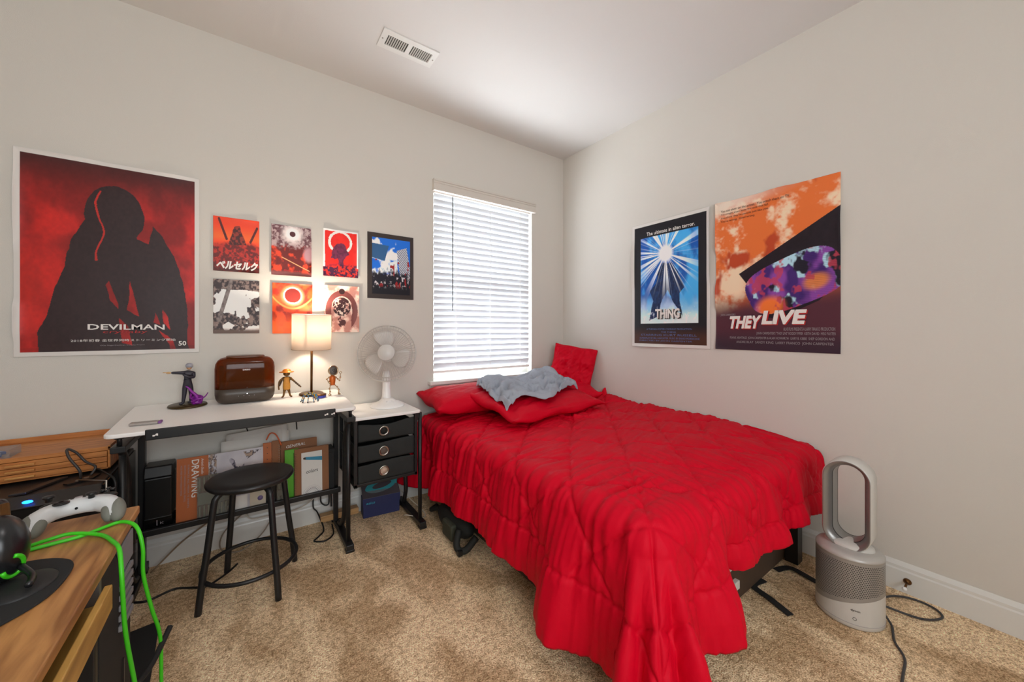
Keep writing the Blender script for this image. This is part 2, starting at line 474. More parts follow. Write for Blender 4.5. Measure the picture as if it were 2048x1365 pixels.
# ------------------------------------------------------------------ unseen ceiling light, added to fill the room
tl = Thing('added_ceiling_light', 'added round white dome light on the ceiling, out of view, filling the room', 'light', (-2.1, -2.35, H))
build('canopy', MB().lathe([(.17, 0), (.17, -.02), (.16, -.03)], n=40), M['white'], tl)
build('dome', MB().lathe([(.155, -.03), (.14, -.06), (.09, -.09), (0, -.10)], n=40), translucent('dome_glass', '#f4efe6', .5), tl)
pl = bpy.data.lights.new('ceiling_fill_bulb', 'POINT'); pl.energy = CEILING_FILL_POWER; pl.color = (1, .98, .97); pl.shadow_soft_size = .12
po = bpy.data.objects.new('ceiling_fill_bulb', pl); COL.objects.link(po); po.location = (-2.1, -2.35, H-.22)

# ------------------------------------------------------------------ posters and prints
def L3(h): return np.array(lin(h)[:3])
def mixc(a, b, t): return a*(1-t[..., None]) + b*t[..., None]
def flat(c, X): return np.broadcast_to(c, X.shape+(3,)).astype(float).copy()
def inpoly(X, Y, poly):
    r = np.zeros(X.shape, bool); n = len(poly)
    for i in range(n):
        x0, y0 = poly[i]; x1, y1 = poly[(i+1) % n]
        if y0 == y1: continue
        c = ((y0 > Y) != (y1 > Y)) & (X < (x1-x0)*(Y-y0)/(y1-y0)+x0)
        r ^= c
    return r
def wobble(X, Y, amp, fr, seed):
    return X+amp*(fbm(X*fr, Y*fr, seed)-.5)*2, Y+amp*(fbm(X*fr, Y*fr, seed+50)-.5)*2

def art_big_red(X, Y):       # red ground, dark angular mass and sweeping arches
    n = fbm(X*6, Y*6, 3, 5); n2 = fbm(X*60, Y*60, 9, 2)
    c = mixc(flat(L3('#7a1512'), X), L3('#b3201a'), sstep(.3, .7, n))
    c = mixc(c, L3('#3c1716'), sstep(.72, 1.02, Y+.1*(n-.5)))
    c = mixc(c, L3('#b8241a'), sstep(.55, .1, np.hypot((X-.02)/.25, (Y-.3)/.5))*.6)
    c *= (1+.25*(n2-.5))[..., None]
    D = L3('#2b1b1c')
    x, y = wobble(X, Y, .012, 14, 5)
    m = inpoly(x, y, [(.08, -.1), (.09, .10), (.13, .20), (.17, .34), (.22, .44), (.25, .58), (.30, .66), (.36, .72), (.37, .80), (.44, .86), (.56, .85), (.60, .72), (.63, .62), (.70, .60), (.73, .70), (.78, .65), (.86, .54), (.92, .40), (.95, .22), (.95, .05), (.98, -.1)])
    m |= (np.hypot((x-.50)/.17, (y-.74)/.16) < 1) & ~(np.hypot((x-.48)/.08, (y-.72)/.07) < 1)
    for g in ([(.44, .36), (.46, .38), (.52, .24), (.52, .22), (.47, .27)], [(.59, .38), (.57, .22), (.64, .19), (.62, .28)], [(.74, .22), (.73, .16), (.77, .14)], [(.79, .23), (.79, .15), (.84, .11), (.82, .19)], [(.52, .18), (.58, .14), (.60, .02), (.54, .04)], [(.76, .11), (.86, .05), (.88, -.1), (.84, -.1), (.83, .03)]):
        m &= ~inpoly(x, y, g)
    c[m] = D*(1+.5*(n2[m]-.5))[:, None]
    k = (np.abs(x-(.41+.02*np.sin(y*22))) < .004+.004*n) & (y > .48) & (y < .86)
    c[k] = L3('#a8251e')
    c[~m & (Y < .02)] *= .8
    return c

def art_burst(X, Y):         # black surround, blue panel with a white star burst over dark peaks
    c = flat(L3('#17161c'), X)
    c = mixc(c, L3('#4a2a1c'), sstep(.16, .04, Y)*.8)
    p = (X > .10) & (X < .90) & (Y > .17) & (Y < .90)
    n = fbm(X*7, Y*7, 21, 5); n2 = fbm(X*40, Y*40, 4, 3)
    blue = mixc(flat(L3('#0d4c9c'), X), L3('#3f9bd8'), sstep(.35, .65, n))
    blue = mixc(blue, L3('#c9e2f2'), sstep(.42, .17, Y+.15*(n-.5)))
    cx, cy = .47, .74
    dx, dy = (X-cx), (Y-cy)*1.45; r = np.hypot(dx, dy); a = np.arctan2(dy, dx)
    ray = vnoise(a*14+50, r*0+2, 7)*.6+vnoise(a*31+90, r*0+5, 8)*.4
    # a dark peak standing in the snow
    x, y = wobble(X, Y, .015, 9, 2)
    pk = inpoly(x, y, [(.22, .20), (.30, .36), (.24, .44), (.34, .50), (.36, .60), (.42, .66), (.56, .66), (.64, .58), (.72, .46), (.66, .42), (.66, .34), (.70, .22), (.56, .36), (.50, .44), (.42, .36), (.36, .22)])
    blue[pk] = mixc(flat(L3('#10142c'), X), L3('#1c3a6a'), n2)[pk]
    ra = sstep(.50, .72, ray)*sstep(.62, .05, r)
    blue = mixc(blue, L3('#eef6fb'), np.clip(ra*1.1, 0, 1))
    blue = mixc(blue, L3('#ffffff'), sstep(.13, .05, r))
    blue = mixc(blue, L3('#e6eef4'), sstep(.60, .75, n2)*sstep(.35, .2, Y)*.7)
    c[p] = blue[p]
    return c

def art_orange_purple(X, Y):  # orange and cream field, slanting dark rounded panel with violet and cyan patches
    n = fbm(X*5, Y*7, 31, 5); n2 = fbm(X*30, Y*45, 14, 3)
    c = mixc(flat(L3('#c9652f'), X), L3('#d8bda0'), sstep(.42, .60, n*.8+n2*.2))
    c = mixc(c, L3('#a33d1f'), sstep(.62, .74, fbm(X*6+9, Y*5, 77, 4)))
    c = mixc(c, L3('#cfc3b6'), sstep(.86, .97, Y-.12*X)*sstep(.9, .2, X)*.8)
    q = Y-(.46+.27*X)                                   # slanting band
    # the paler lower left and the dark lower field
    c = mixc(c, L3('#9c4c33'), sstep(.02, -.12, q)*sstep(.2, .5, X))
    low = sstep(.40, .22, Y-.05*X+.06*(n-.5))
    c = mixc(c, L3('#4a2530'), low)
    c = mixc(c, L3('#33222e'), sstep(.16, .02, Y))
    band = inpoly(X, Y, [(.22, .50), (1.1, .86), (1.1, .60), (.96, .38), (.86, .30), (.56, .20), (.44, .21), (.36, .30), (.30, .42)])
    c[band] = (L3('#1c141c')*(1+.6*(n2[band]-.5))[:, None])
    # rotated rounded panel
    ang = math.radians(22); ux = (X-.66)*math.cos(ang)*1.0+(Y-.42)*1.5*math.sin(ang); uy = -(X-.66)*math.sin(ang)+(Y-.42)*1.5*math.cos(ang)
    pan = (np.abs(ux/.38)**3.2+np.abs(uy/.225)**3.2) < 1
    v = mixc(flat(L3('#3a1f63'), X), L3('#7a3f92'), sstep(.35, .65, fbm(X*9, Y*9, 5, 3)))
    v = mixc(v, L3('#9fc3d2'), sstep(.55, .66, fbm(X*11+3, Y*13, 61, 4)))
    v = mixc(v, L3('#1b1826'), sstep(.55, .64, fbm(X*8+13, Y*10, 91, 4)))
    v = mixc(v, L3('#d96a2c'), sstep(.10, .02, np.hypot((ux+.24)/1.2, uy+.14)-.03))
    v = mixc(v, L3('#c9763a'), sstep(.07, .02, np.hypot((ux-.16)/1.4, uy+.08)-.02)*.9)
    v = mixc(v, L3('#a8384c'), sstep(.60, .68, fbm(X*14+7, Y*16, 23, 3))*.8)
    st = (np.sin(Y*620) > .2) & (X > .72)
    v[st] *= .8
    c[pan] = v[pan]
    return c

def art_dusk(X, Y):
    n = fbm(X*6, Y*7, 41, 5); n2 = fbm(X*22, Y*26, 15, 4)
    c = flat(L3('#d23a17'), X); c = mixc(c, L3('#ef5a20'), sstep(.9, .6, Y)*sstep(.5, .65, Y))
    lowc = mixc(flat(L3('#5a1512'), X), L3('#a3261a'), sstep(.42, .62, n2))
    c = mixc(c, lowc, sstep(.62, .52, Y+.14*(n-.5)+.12*np.abs(X-.5)))
    k = inpoly(*wobble(X, Y, .02, 12, 3), [(.30, .5), (.40, .70), (.44, .84), (.56, .86), (.62, .72), (.72, .5)])
    c[k] = mixc(flat(L3('#3a1513'), X), L3('#7e2a1e'), sstep(.45, .6, n2))[k]
    for (x0, y0, x1, y1) in ((.12, .96, .28, .6), (.95, .86, .80, .58)):
        t = np.clip(((X-x0)*(x1-x0)+(Y-y0)*(y1-y0))/((x1-x0)**2+(y1-y0)**2), 0, 1)
        c[np.hypot(X-x0-t*(x1-x0), Y-y0-t*(y1-y0)) < .025] = L3('#4a1512')
    return mixc(c, L3('#3c1411'), sstep(.2, .02, Y)*.8)
def art_mauve(X, Y):
    n = fbm(X*6, Y*7, 51, 5); n2 = fbm(X*20, Y*24, 25, 4)
    c = mixc(flat(L3('#5e3a40'), X), L3('#a89292'), sstep(.35, .65, n2))
    r = np.hypot(X-.52, (Y-.84)*1.4)
    c = mixc(c, L3('#e6dedb'), sstep(.34, .10, r)); c[r < .075] = L3('#4a1c20')
    low = mixc(flat(L3('#5c1712'), X), L3('#c73a1a'), sstep(.5, .66, n))
    c = mixc(c, low, sstep(.64, .52, Y+.1*(n2-.5))); 
    ln = np.abs(Y-(.38-.35*(X-.2))) < .008; c[ln & (X > .25) & (X < .95)] = L3('#ef9a6a')
    c = mixc(c, L3('#a87f85'), sstep(.2, .1, np.hypot(X-.95, Y-.45)))
    c = mixc(c, L3('#7a4a48'), sstep(.12, .03, Y+.04*(n-.5)))
    return c
def art_ring(X, Y):
    n = fbm(X*6, Y*7, 61, 5); n2 = fbm(X*20, Y*24, 35, 4)
    c = mixc(flat(L3('#c6180f'), X), L3('#e0281a'), n)
    r = np.hypot(X-.48, (Y-.74)*1.4); c[np.abs(r-.31+.03*(n2-.5)) < .035] = L3('#f0d2cc')
    m = inpoly(*wobble(X, Y, .04, 9, 9), [(.22, .40), (.30, .62), (.42, .74), (.60, .70), (.74, .50), (.60, .40), (.54, .22), (.42, .22), (.42, .38)])
    c[m] = mixc(flat(L3('#38122e'), X), L3('#7a2a4a'), n2)[m]
    low = sstep(.30, .20, Y+.10*(n-.5)); c = mixc(c, mixc(flat(L3('#3e1434'), X), L3('#c2281c'), sstep(.45, .6, n2)), low)
    edge = (X < .045+.01*n) | (X > .965) | (Y > .955+.02*n2); c[edge & (Y > .2)] = L3('#e6dcd8')
    return c
def art_sepia_block(X, Y):
    n = fbm(X*5, Y*6, 71, 5); n2 = fbm(X*24, Y*26, 45, 4)
    c = flat(L3('#dcd6d2'), X)
    m = (fbm(X*3.2+2, Y*3.4, 8, 4)*.8+.25*np.abs(Y-.5)) > .50
    m |= Y > .76+.08*n
    br = mixc(flat(L3('#2c1f20'), X), L3('#7d6a63'), sstep(.42, .66, n2))
    c[m] = br[m]
    c = mixc(c, L3('#5a463c'), sstep(.12, .05, Y+.03*n))
    t = np.abs((X-.10)-(Y-.2)*.36) < .045
    c[t & (Y > .22)] = mixc(flat(L3('#3a2c2c'), X), L3('#8d817c'), n2)[t & (Y > .22)]
    return c
def art_eclipse(X, Y):
    n = fbm(X*5, Y*6, 81, 5)
    c = mixc(flat(L3('#8c2212'), X), L3('#dc4a1e'), sstep(.35, .6, n))
    c = mixc(c, L3('#e0602c'), sstep(.45, .1, Y)*.6); c = mixc(c, L3('#f08a4a'), sstep(.035, .0, np.abs(Y-.50-.9*(X-.5)**2))*.8)
    r = np.hypot(X-.50, (Y-.76)*1.4); c = mixc(c, L3('#f6a070'), sstep(.34, .20, r)*.7); c[r < .215] = L3('#6a1c14'); c[np.abs(r-.22) < .018] = L3('#fbe0c0')
    return c
def art_arch(X, Y):
    n = fbm(X*6, Y*7, 95, 5); n2 = fbm(X*22, Y*24, 55, 4)
    c = mixc(flat(L3('#a8746a'), X), L3('#e0c2b4'), sstep(.35, .65, n))
    r = np.hypot((X-.5)/.46, (Y-.46)/.44); ar = (r < 1) & ((r > .72) & (Y > .25) | (r > .66) & (np.abs(X-.5) > .28))
    c[ar] = L3('#6a3632')
    m = (np.hypot((X-.5)/.26, (Y-.55)/.2) < 1) & (n2 > .47); c[m] = L3('#35181a')
    m = (np.hypot((X-.5)/.12, (Y-.24)/.13) < 1) & (n2 > .5); c[m] = L3('#4a2424')
    c[np.hypot(X-.5, (Y-.88)*1.4) < .085] = L3('#2c1515')
    return c
def art_city(X, Y):
    n = fbm(X*5, Y*6, 105, 5); n2 = fbm(X*24, Y*24, 65, 4)
    c = flat(L3('#342c2a'), X)
    p = (X > .10) & (X < .92) & (Y > .07) & (Y < .93)
    v = mixc(flat(L3('#1a63c4'), X), L3('#d8e4ee'), sstep(.5, .62, n))
    v[inpoly(X, Y, [(.10, .84), (.45, .82), (.36, .58), (.10, .62)])] = L3('#2c5580')
    tw = inpoly(X, Y, [(.62, .76), (.84, .82), (.92, .50), (.92, .28), (.70, .34)])
    v[tw] = mixc(flat(L3('#b9bcc4'), X), L3('#5d6478'), (np.sin((X*.8+Y)*160) > 0).astype(float))[tw]
    v[inpoly(X, Y, [(.46, .56), (.62, .60), (.66, .36), (.50, .34)])] = L3('#d0d6de')
    lo = sstep(.48, .38, Y+.16*(n2-.5)+.1*np.abs(X-.5))
    v = mixc(v, mixc(flat(L3('#191722'), X), L3('#b9b4b8'), sstep(.6, .72, n2)), lo)
    v[(fbm(X*16, Y*10, 7, 3) > .68) & (Y < .6)] = L3('#8c1f22')
    v = mixc(v, L3('#16141c'), sstep(.24, .14, Y))
    c[p] = v[p]
    return c

def poster(name, label, cat, wall, u0, z0, wd, ht, art, border, nx, ny, curl=1.0, group=None, border_col='#dbd7d2', letters=None, seed=0, rot=0.0, mats=None):
    """wall 'back': u runs along +x; wall 'right': u runs along -y."""
    if wall == 'back': U, N = Vector((1, 0, 0)), Vector((0, -1, 0)); O = Vector((u0, 0, z0))
    else: U, N = Vector((0, -1, 0)), Vector((-1, 0, 0)); O = Vector((0, u0, z0))
    V = Vector((0, 0, 1))
    t = Thing(name, label, cat, tuple(O), 0, group)
    if rot:
        U2 = U*math.cos(rot)+V*math.sin(rot); V = V*math.cos(rot)-U*math.sin(rot); U = U2
    u = np.linspace(0, 1, nx); v = np.linspace(0, 1, ny); A, B = np.meshgrid(u, v)
    ax = (A*wd-border)/(wd-2*border); ay = (B*ht-border)/(ht-2*border)
    c = np.clip(art(np.clip(ax, 0, 1), np.clip(ay, 0, 1))*1.35, 0, .9)
    if border > 0:
        bm_ = (ax < 0) | (ax > 1) | (ay < 0) | (ay > 1); c[bm_] = L3(border_col)
    ed = np.minimum(np.minimum(A, 1-A)*wd, np.minimum(B, 1-B)*ht)
    lift = .0025+.0028*curl*fbm(A*wd*5+seed, B*ht*4, seed, 2)+.012*curl*np.exp(-np.maximum(ed, 0)/.012)*sstep(.45, .85, vnoise(A*wd*6+seed*3, B*ht*6, seed+2))
    pts = [A*wd*U[k]+B*ht*V[k]+lift*N[k] for k in range(3)]
    sh = gridmesh('sheet', pts[0], pts[1], pts[2], M['printg'], t, cols=c, solid=.0006)
    if letters:
        for (nm, items, mt) in letters:
            for it in items:
                mb = MB()
                txt, fx, fy, h, wfit = it[:5]
                mb.text(txt, tuple(U*(fx*wd)+V*(fy*ht)+N*(.0078 if 'shadow' in nm else .0084)), U, V, h=h, wid=wfit, shear=(it[5] if len(it) > 5 else 0), bold=(it[6] if len(it) > 6 else 0))
                build(nm, mb, mt, t)
    return t

GB = 'wall posters'
poster('movie_poster', 'large red poster with a dark shape, reading DEVILMAN, far left above the desk', 'poster', 'back', -3.206, 1.052, .612, .906, art_big_red, .019, 320, 450, 1.0, GB, letters=[
    ('title_lettering', [('DEVILMAN', .355, .130, .026, .262, 0, .02), ('2018年初春 全世界同時ストリーミング開始', .270, .068, .0125, .355), ('50', .868, .040, .024, .030, 0, .02)], M['ink']),
    ('script_lettering', [('crybaby', .430, .108, .017, .150, .3)], M['redink']),
    ('credit_lettering', [('©Go Nagai-Devilman Crybaby Project', .42, .045, .006, .150)], M['pale'])], seed=3)
poster('movie_poster', 'blue star burst film poster in a white border reading THING, nearer the corner', 'poster', 'right', -.763, 1.045, .585, .905, art_burst, .022, 260, 390, 1.3, GB, letters=[
    ('tagline_lettering', [('The ultimate in alien terror.', .22, .892, .026, .36, 0, .01)], M['ink']),
    ('title_shadow', [('THiNG', .352, .218, .070, .188, 0, .055)], M['darkink']),
    ('title_lettering', [('THiNG', .34, .225, .068, .185, 0, .045)], M['ink']),
    ('credit_lettering', [('A TURMAN-FOSTER COMPANY PRODUCTION', .22, .135, .011, .34), ('THE THING', .42, .112, .011, .11), ('STARRING KURT RUSSELL', .14, .088, .013, .42), ('SCREENPLAY BY BILL LANCASTER  MUSIC BY ENNIO MORRICONE', .12, .064, .012, .45), ('DIRECTED BY JOHN CARPENTER', .12, .042, .012, .40)], M['blueink'])], seed=8)
poster('movie_poster', 'orange and purple film poster reading THEY LIVE, farthest from the corner', 'poster', 'right', -1.385, 1.050, .600, .902, art_orange_purple, 0, 280, 420, 1.3, GB, letters=[
    ('tagline_lettering', [('You see them on the street.  You watch them on TV.', .05, .930, .0150, .36), ('You might even vote for one this fall.', .05, .906, .0150, .26), ('You think they\'re people just like you.', .05, .882, .0150, .26), ('You\'re wrong.  Dead wrong.', .05, .858, .0150, .19)], M['darkink']),
    ('title_shadow', [('THEY', .128, .135, .075, .170, .18, .06), ('LIVE', .428, .160, .078, .200, .18, .06)], M['redink']),
    ('title_lettering', [('THEY', .12, .140, .075, .170, .18, .05), ('LIVE', .42, .165, .078, .200, .18, .05)], M['ink']),
    ('credit_lettering', [("JOHN CARPENTER'S", .05, .222, .016, .085), ('ALIVE FILMS PRESENTS A LARRY FRANCO PRODUCTION', .60, .127, .017, .22),
                          ("JOHN CARPENTER'S \"THEY LIVE\" RODDY PIPER  KEITH DAVID  MEG FOSTER", .38, .098, .018, .355),
                          ('FRANK ARMITAGE  JOHN CARPENTER & ALAN HOWARTH  GARY B. KIBBE  SHEP GORDON AND', .14, .068, .018, .495),
                          ('ANDRE BLAY  SANDY KING  LARRY FRANCO  JOHN CARPENTER', .20, .040, .018, .455), ], M['pale'])], seed=12)
GP = 'small unframed prints on the window wall'
def small(label, u, z, art, seed, letters=None, w_=.203, h_=.292):
    return poster('art_print', label, 'print', 'back', u, z, w_, h_, art, 0, 120, 170, .8, GP, seed=seed, letters=letters)
small('orange-red print with big white Japanese letters, top left of the six small prints', -2.537, 1.486, art_dusk, 21, [('lettering', [('ベルセルク', .05, .035, .048, .182, .15, .05)], M['ink'])])
small('mauve print with a dark disc in a white glow, red below, top row', -2.277, 1.486, art_mauve, 22, [('lettering', [('Berserk', .30, .085, .010, .09, .2)], M['redink'])])
small('bright red print with a pale ring and ragged white edge, beside the black-bordered print', -2.009, 1.502, art_ring, 23, [('lettering', [('ベルセルク', .30, .10, .018, .10)], mat('orange_ink', '#d8401c', .5, var=0))])
small('brown and white monochrome print, bottom left of the six small prints', -2.537, 1.150, art_sepia_block, 24)
small('orange print with a glowing dark disc, partly behind the lamp shade', -2.272, 1.148, art_eclipse, 25)
small('pinkish sepia print with a dark arch, right of the lamp shade', -2.004, 1.153, art_arch, 26)
poster('matted_print', 'blue and white print in a wide black mat, nearest the window', 'print', 'back', -1.748, 1.378, .312, .436, art_city, 0, 170, 240, .2, None, seed=5)

# ------------------------------------------------------------------ drafting desk
def ztop(y): return .800+.050*(y+.02)
DK = Thing('drafting_desk', 'long white-topped drafting desk with black steel legs against the window wall', 'desk', (-2.385, -.27, 0))
def outline_round(x0, x1, y0, y1, r, n=5):
    o = []
    for (cx, cy, a) in ((x1-r, y1-r, 0), (x0+r, y1-r, 90), (x0+r, y0+r, 180), (x1-r, y0+r, 270)):
        for k in range(n+1):
            t = math.radians(a+90*k/n); o.append((cx+r*math.cos(t), cy+r*math.sin(t)))
    return o
def slab(mb, x0, x1, y0, y1, r, th, zf, mi=0):
    o = outline_round(x0, x1, y0, y1, r); n = len(o)
    vs = [(p, q, zf(q)) for p, q in o]+[(p, q, zf(q)-th) for p, q in o]
    mb.add(vs, [tuple(range(n)), tuple(range(2*n-1, n-1, -1))]+[(i, (i+1) % n, n+(i+1) % n, n+i) for i in range(n)], mi)
    return mb
build('tabletop', slab(MB(), -2.832, -1.935, -.530, -.015, .025, .016, ztop), M['white'], DK, world=True, bevel=.004, seg=3)
lb = build('pencil_ledge', slab(MB(), -2.715, -2.035, -.5395, -.5305, .004, .042, lambda y: ztop(-.53)+.006), M['blackp'], DK, world=True, bevel=.003)
lb['_loc'] = DK.loc
mk = MB()
for xx in (-2.693, -2.085, -2.055):
    zz = ztop(-.53)-.022
    build('ledge_mark', MB().add([(xx, -.5402, zz), (xx+.006, -.5402, zz), (xx+.008, -.5402, zz+.003), (xx+.016, -.5402, zz+.001), (xx+.016, -.5402, zz+.010), (xx+.010, -.5402, zz+.010), (xx+.008, -.5402, zz+.006), (xx, -.5402, zz+.006)], [tuple(range(8))]), M['ink'], lb, world=True)
def desk_side(xc, sgn, parent=DK):
    # floor bar, front post, bent tube, rear post, top beam, adjuster
    build('foot_bar', MB().box(xc-.019, xc+.019, -.46, -.02, .012, .040), M['black'], parent, world=True, bevel=.004)
    for yy in (-.44, -.05): build('foot_cap', MB().box(xc-.021, xc+.021, yy-.022, yy+.022, .0, .014), M['blackp'], parent, world=True, bevel=.003)
    xi = xc+.012*sgn
    build('front_post', MB().tube([(xc, -.408, .04), (xc, -.408, .700)], .0115, 12), M['black'], parent, world=True)
    build('rear_post', MB().box(xi-.012, xi+.012, -.150, -.110, .040, .735), M['black'], parent, world=True, bevel=.003)
    pts = [(xc, -.18, .045), (xc, -.24, .06), (xc, -.30, .12), (xc, -.325, .20), (xc, -.33, .40), (xc, -.335, .54), (xc, -.365, .62), (xc, -.42, .69)]
    build('bent_tube', MB().tube(smoothpath(pts), .014, 10), M['black'], parent, world=True)
    build('top_beam', MB().box(xc-.022, xc+.022, -.48, -.06, .690, .715), M['black'], parent, world=True, bevel=.003)
    a = build('adjuster', MB().tube([(xc, -.455, .715), (xc, -.455, .7585)], .008, 10).lathe([(.014, 0), (.018, .004), (.014, .012)], (xc, -.455, .742), 14), M['black'], parent, world=True)
    a = build('hinge', MB().tube([(xc, -.10, .715), (xc, -.10, .778)], .010, 10), M['black'], parent, world=True)
desk_side(-2.800, 1); desk_side(-1.950, -1)
# lower shelf: front rail, back rail, tray sheet
build('shelf_rail', MB().box(-2.79, -1.955, -.244, -.224, .244, .272), M['black'], DK, world=True, bevel=.003)
build('shelf_rail', MB().box(-2.79, -1.955, -.070, -.052, .244, .272), M['black'], DK, world=True, bevel=.003)
build('shelf_tray', MB().box(-2.79, -1.955, -.226, -.068, .246, .250), M['blackm'], DK, world=True)

# ------------------------------------------------------------------ side table with fabric drawers
ST = Thing('side_table', 'small white-topped black side table with three fabric drawers between desk and bed', 'side table', (-1.73, -.22, 0))
build('tabletop', slab(MB(), -1.928, -1.548, -.425, -.015, .018, .016, lambda y: .692), M['white'], ST, world=True, bevel=.004, seg=3)
b = MB().box(-1.922, -1.904, -.415, -.398, .31, .676).box(-1.585, -1.567, -.415, -.398, .31, .676).box(-1.922, -1.567, -.415, -.398, .314, .330)
b.box(-1.922, -1.904, -.05, -.033, .31, .676).box(-1.585, -1.567, -.05, -.033, .31, .676).box(-1.922, -1.567, -.05, -.033, .314, .330)
b.box(-1.922, -1.904, -.40, -.05, .314, .330).box(-1.585, -1.567, -.40, -.05, .314, .330).box(-1.922, -1.904, -.40, -.05, .662, .676).box(-1.585, -1.567, -.40, -.05, .662, .676).box(-1.91, -1.58, -.40, -.05, .314, .319)
for zz in (.434, .546): b.box(-1.920, -1.908, -.40, -.05, zz-.006, zz).box(-1.580, -1.569, -.40, -.05, zz-.006, zz)
build('drawer_frame', b, M['black'], ST, world=True, bevel=.002)
build('support_bracket', MB().prism([(-1.570, .676), (-1.552, .676), (-1.552, .660), (-1.566, .628), (-1.570, .628)], 'y', -.412, -.398), M['black'], ST, world=True)
build('foot_bar', MB().box(-1.567, -1.529, -.46, -.04, .012, .040), M['black'], ST, world=True, bevel=.004)
for yy in (-.44, -.07): build('foot_cap', MB().box(-1.569, -1.527, yy-.022, yy+.022, 0, .014), M['blackp'], ST, world=True, bevel=.003)
build('front_post', MB().tube([(-1.548, -.405, .04), (-1.548, -.405, .676)], .0115, 12), M['black'], ST, world=True)
pts = [(-1.575, -.20, .325), (-1.570, -.215, .25), (-1.566, -.215, .16), (-1.556, -.17, .09), (-1.55, -.14, .045)]
build('bent_tube', MB().tube(smoothpath(pts), .013, 10), M['black'], ST, world=True)
rng = random.Random(5)
for k, (z0, z1, fill) in enumerate(((.556, .652, '#0d0d0c'), (.444, .540, '#5e5048'), (.332, .430, '#b9a08e'))):
    x0, x1 = -1.900, -1.589
    # sagging fabric front with puckered top hem
    nx_, nz_ = 26, 10
    u = np.linspace(0, 1, nx_); v = np.linspace(0, 1, nz_); A, B = np.meshgrid(u, v)
    sag = .010*np.sin(PI*A)**2*(k == 0)+.006*np.sin(PI*A*1.3+k)
    Z = z0+(z1-z0-sag)*B; X = x0+(x1-x0)*A
    Y = -.412-.006*np.sin(PI*A)*np.sin(PI*B)-.004*fbm(A*5, B*3, 7+k)
    d = gridmesh('drawer', X-ST.loc[0], Y-ST.loc[1], Z, M['fabric'], ST, solid=.006)
    d['_loc'] = ST.loc
    build('drawer_side', MB().box(x0, x0+.004, -.41, -.06, z0, z1-.012).box(x1-.004, x1, -.41, -.06, z0, z1-.012).box(x0, x1, -.41, -.06, z0, z0+.004).box(x0, x1, -.064, -.06, z0, z1-.012), M['fabric'], d, world=True)
    zc = (z0+z1)/2-.002; xc = -1.765
    Mx = Matrix.Rotation(PI/2, 3, 'X')
    build('grommet', MB().lathe([(.019, -.001), (.021, .003), (.026, .004), (.029, .001), (.029, -.002)], (xc, -.421, zc), 28, M=Mx), M['steel'], d, world=True)
    build('grommet_opening', MB().lathe([(0, .0005), (.0195, .0005), (.0195, -.0005)], (xc, -.4205, zc), 28, M=Mx), mat('drawer_content', fill, .8, var=.2, scale=60), d, world=True)

# ------------------------------------------------------------------ stool
SG = Thing('stool', 'round black metal stool with four splayed legs and a foot ring by the desk', 'stool', (-2.375, -.460, 0))
build('seat', MB().lathe([(0, .478), (.150, .478), (.160, .482), (.1665, .490), (.168, .497), (.165, .504), (.155, .507), (.10, .502), (.05, .499), (0, .498)], n=56), mat('stool_seat', '#201f20', .38, var=.06), SG)
for k in range(4):
    a = math.radians(27+90*k+.5); c, s_ = math.cos(a), math.sin(a)
    pts = [(.085, .472), (.115, .470), (.138, .455), (.149, .420), (.172, .24), (.190, .12), (.204, .0)]
    build('leg', MB().tube(smoothpath([(r*c, r*s_, z) for r, z in pts]), .0125, 12), M['black'], SG)
build('foot_ring', MB().tube(arc((0, 0), .178, 0, 352, 44, z=.118), .0085, 8, closed=True), M['black'], SG)

# ------------------------------------------------------------------ table lamp
lx, ly = -2.088, -.120; lz = ztop(ly)
LP = Thing('table_lamp', 'lit table lamp with a white drum shade and bronze pole on the desk', 'lamp', (lx, ly, lz))
shade = translucent('lamp_shade_fabric', '#fbf1e6', .55, .8)
build('base', MB().lathe([(0, 0), (.062, 0), (.064, .003), (.062, .009), (.055, .012), (0, .013)], n=40), M['bronze'], LP)
build('pole', MB().tube([(0, 0, .012), (0, 0, .36)], .0065, 12), M['bronze'], LP)
b = MB().lathe([(.100, .262), (.100, .462)], n=64); b.f = b.f[:-2]; b.m = b.m[:-2]; b.sm = b.sm[:-2]     # open at both ends
sh = build('lamp_shade', b, shade, LP, solid=.0012)
for zz in (.263, .461): build('shade_rim', MB().tube(arc((0, 0), .1003, 0, 356, 64, z=zz), .0016, 6, closed=True), mat('rim_tape', '#b9a58f', .6, var=0), LP)
a0 = math.radians(250)
b = MB().tube([(.099*math.cos(a0), .099*math.sin(a0)+.02, .27), (.099*math.cos(a0), .099*math.sin(a0)+.02, .455)], .0045, 8)
build('inner_seam', b, mat('seam_tape', '#b98a2a', .7, var=.02), LP)
build('shade_spider', MB().tube([(-.098, 0, .36), (.098, 0, .36)], .0018, 6).tube([(0, -.098, .36), (0, .098, .36)], .0018, 6), M['steel'], LP)
bl = build('bulb', MB().ball((0, 0, .345), .026, n=16), emis('bulb_glow', '#ffe2ba', 9.0), LP)
ll = bpy.data.lights.new('lamp_light', 'POINT'); ll.energy = LAMP_POWER; ll.color = (1, .85, .68); ll.shadow_soft_size = .035
lo = bpy.data.objects.new('lamp_light', ll); COL.objects.link(lo); lo.parent = LP.o; lo.location = (0, 0, .402)

# ------------------------------------------------------------------ tin on the desk under the lamp's front edge
TN = Thing('tin', 'small round blue-purple tin behind the beaded spider on the desk', 'tin', (-2.060, -.215, ztop(-.215)))
tin_m = mat('tin_print', '#3a3f9a', .35, .3, var=.5, scale=120)
build('body', MB().lathe([(0, 0), (.032, 0), (.033, .002), (.033, .015), (0, .015)], n=36), tin_m, TN)
build('lid', MB().lathe([(0, .014), (.034, .014), (.0345, .018), (.032, .0205), (0, .0205)], n=36), M['bronze'], TN)

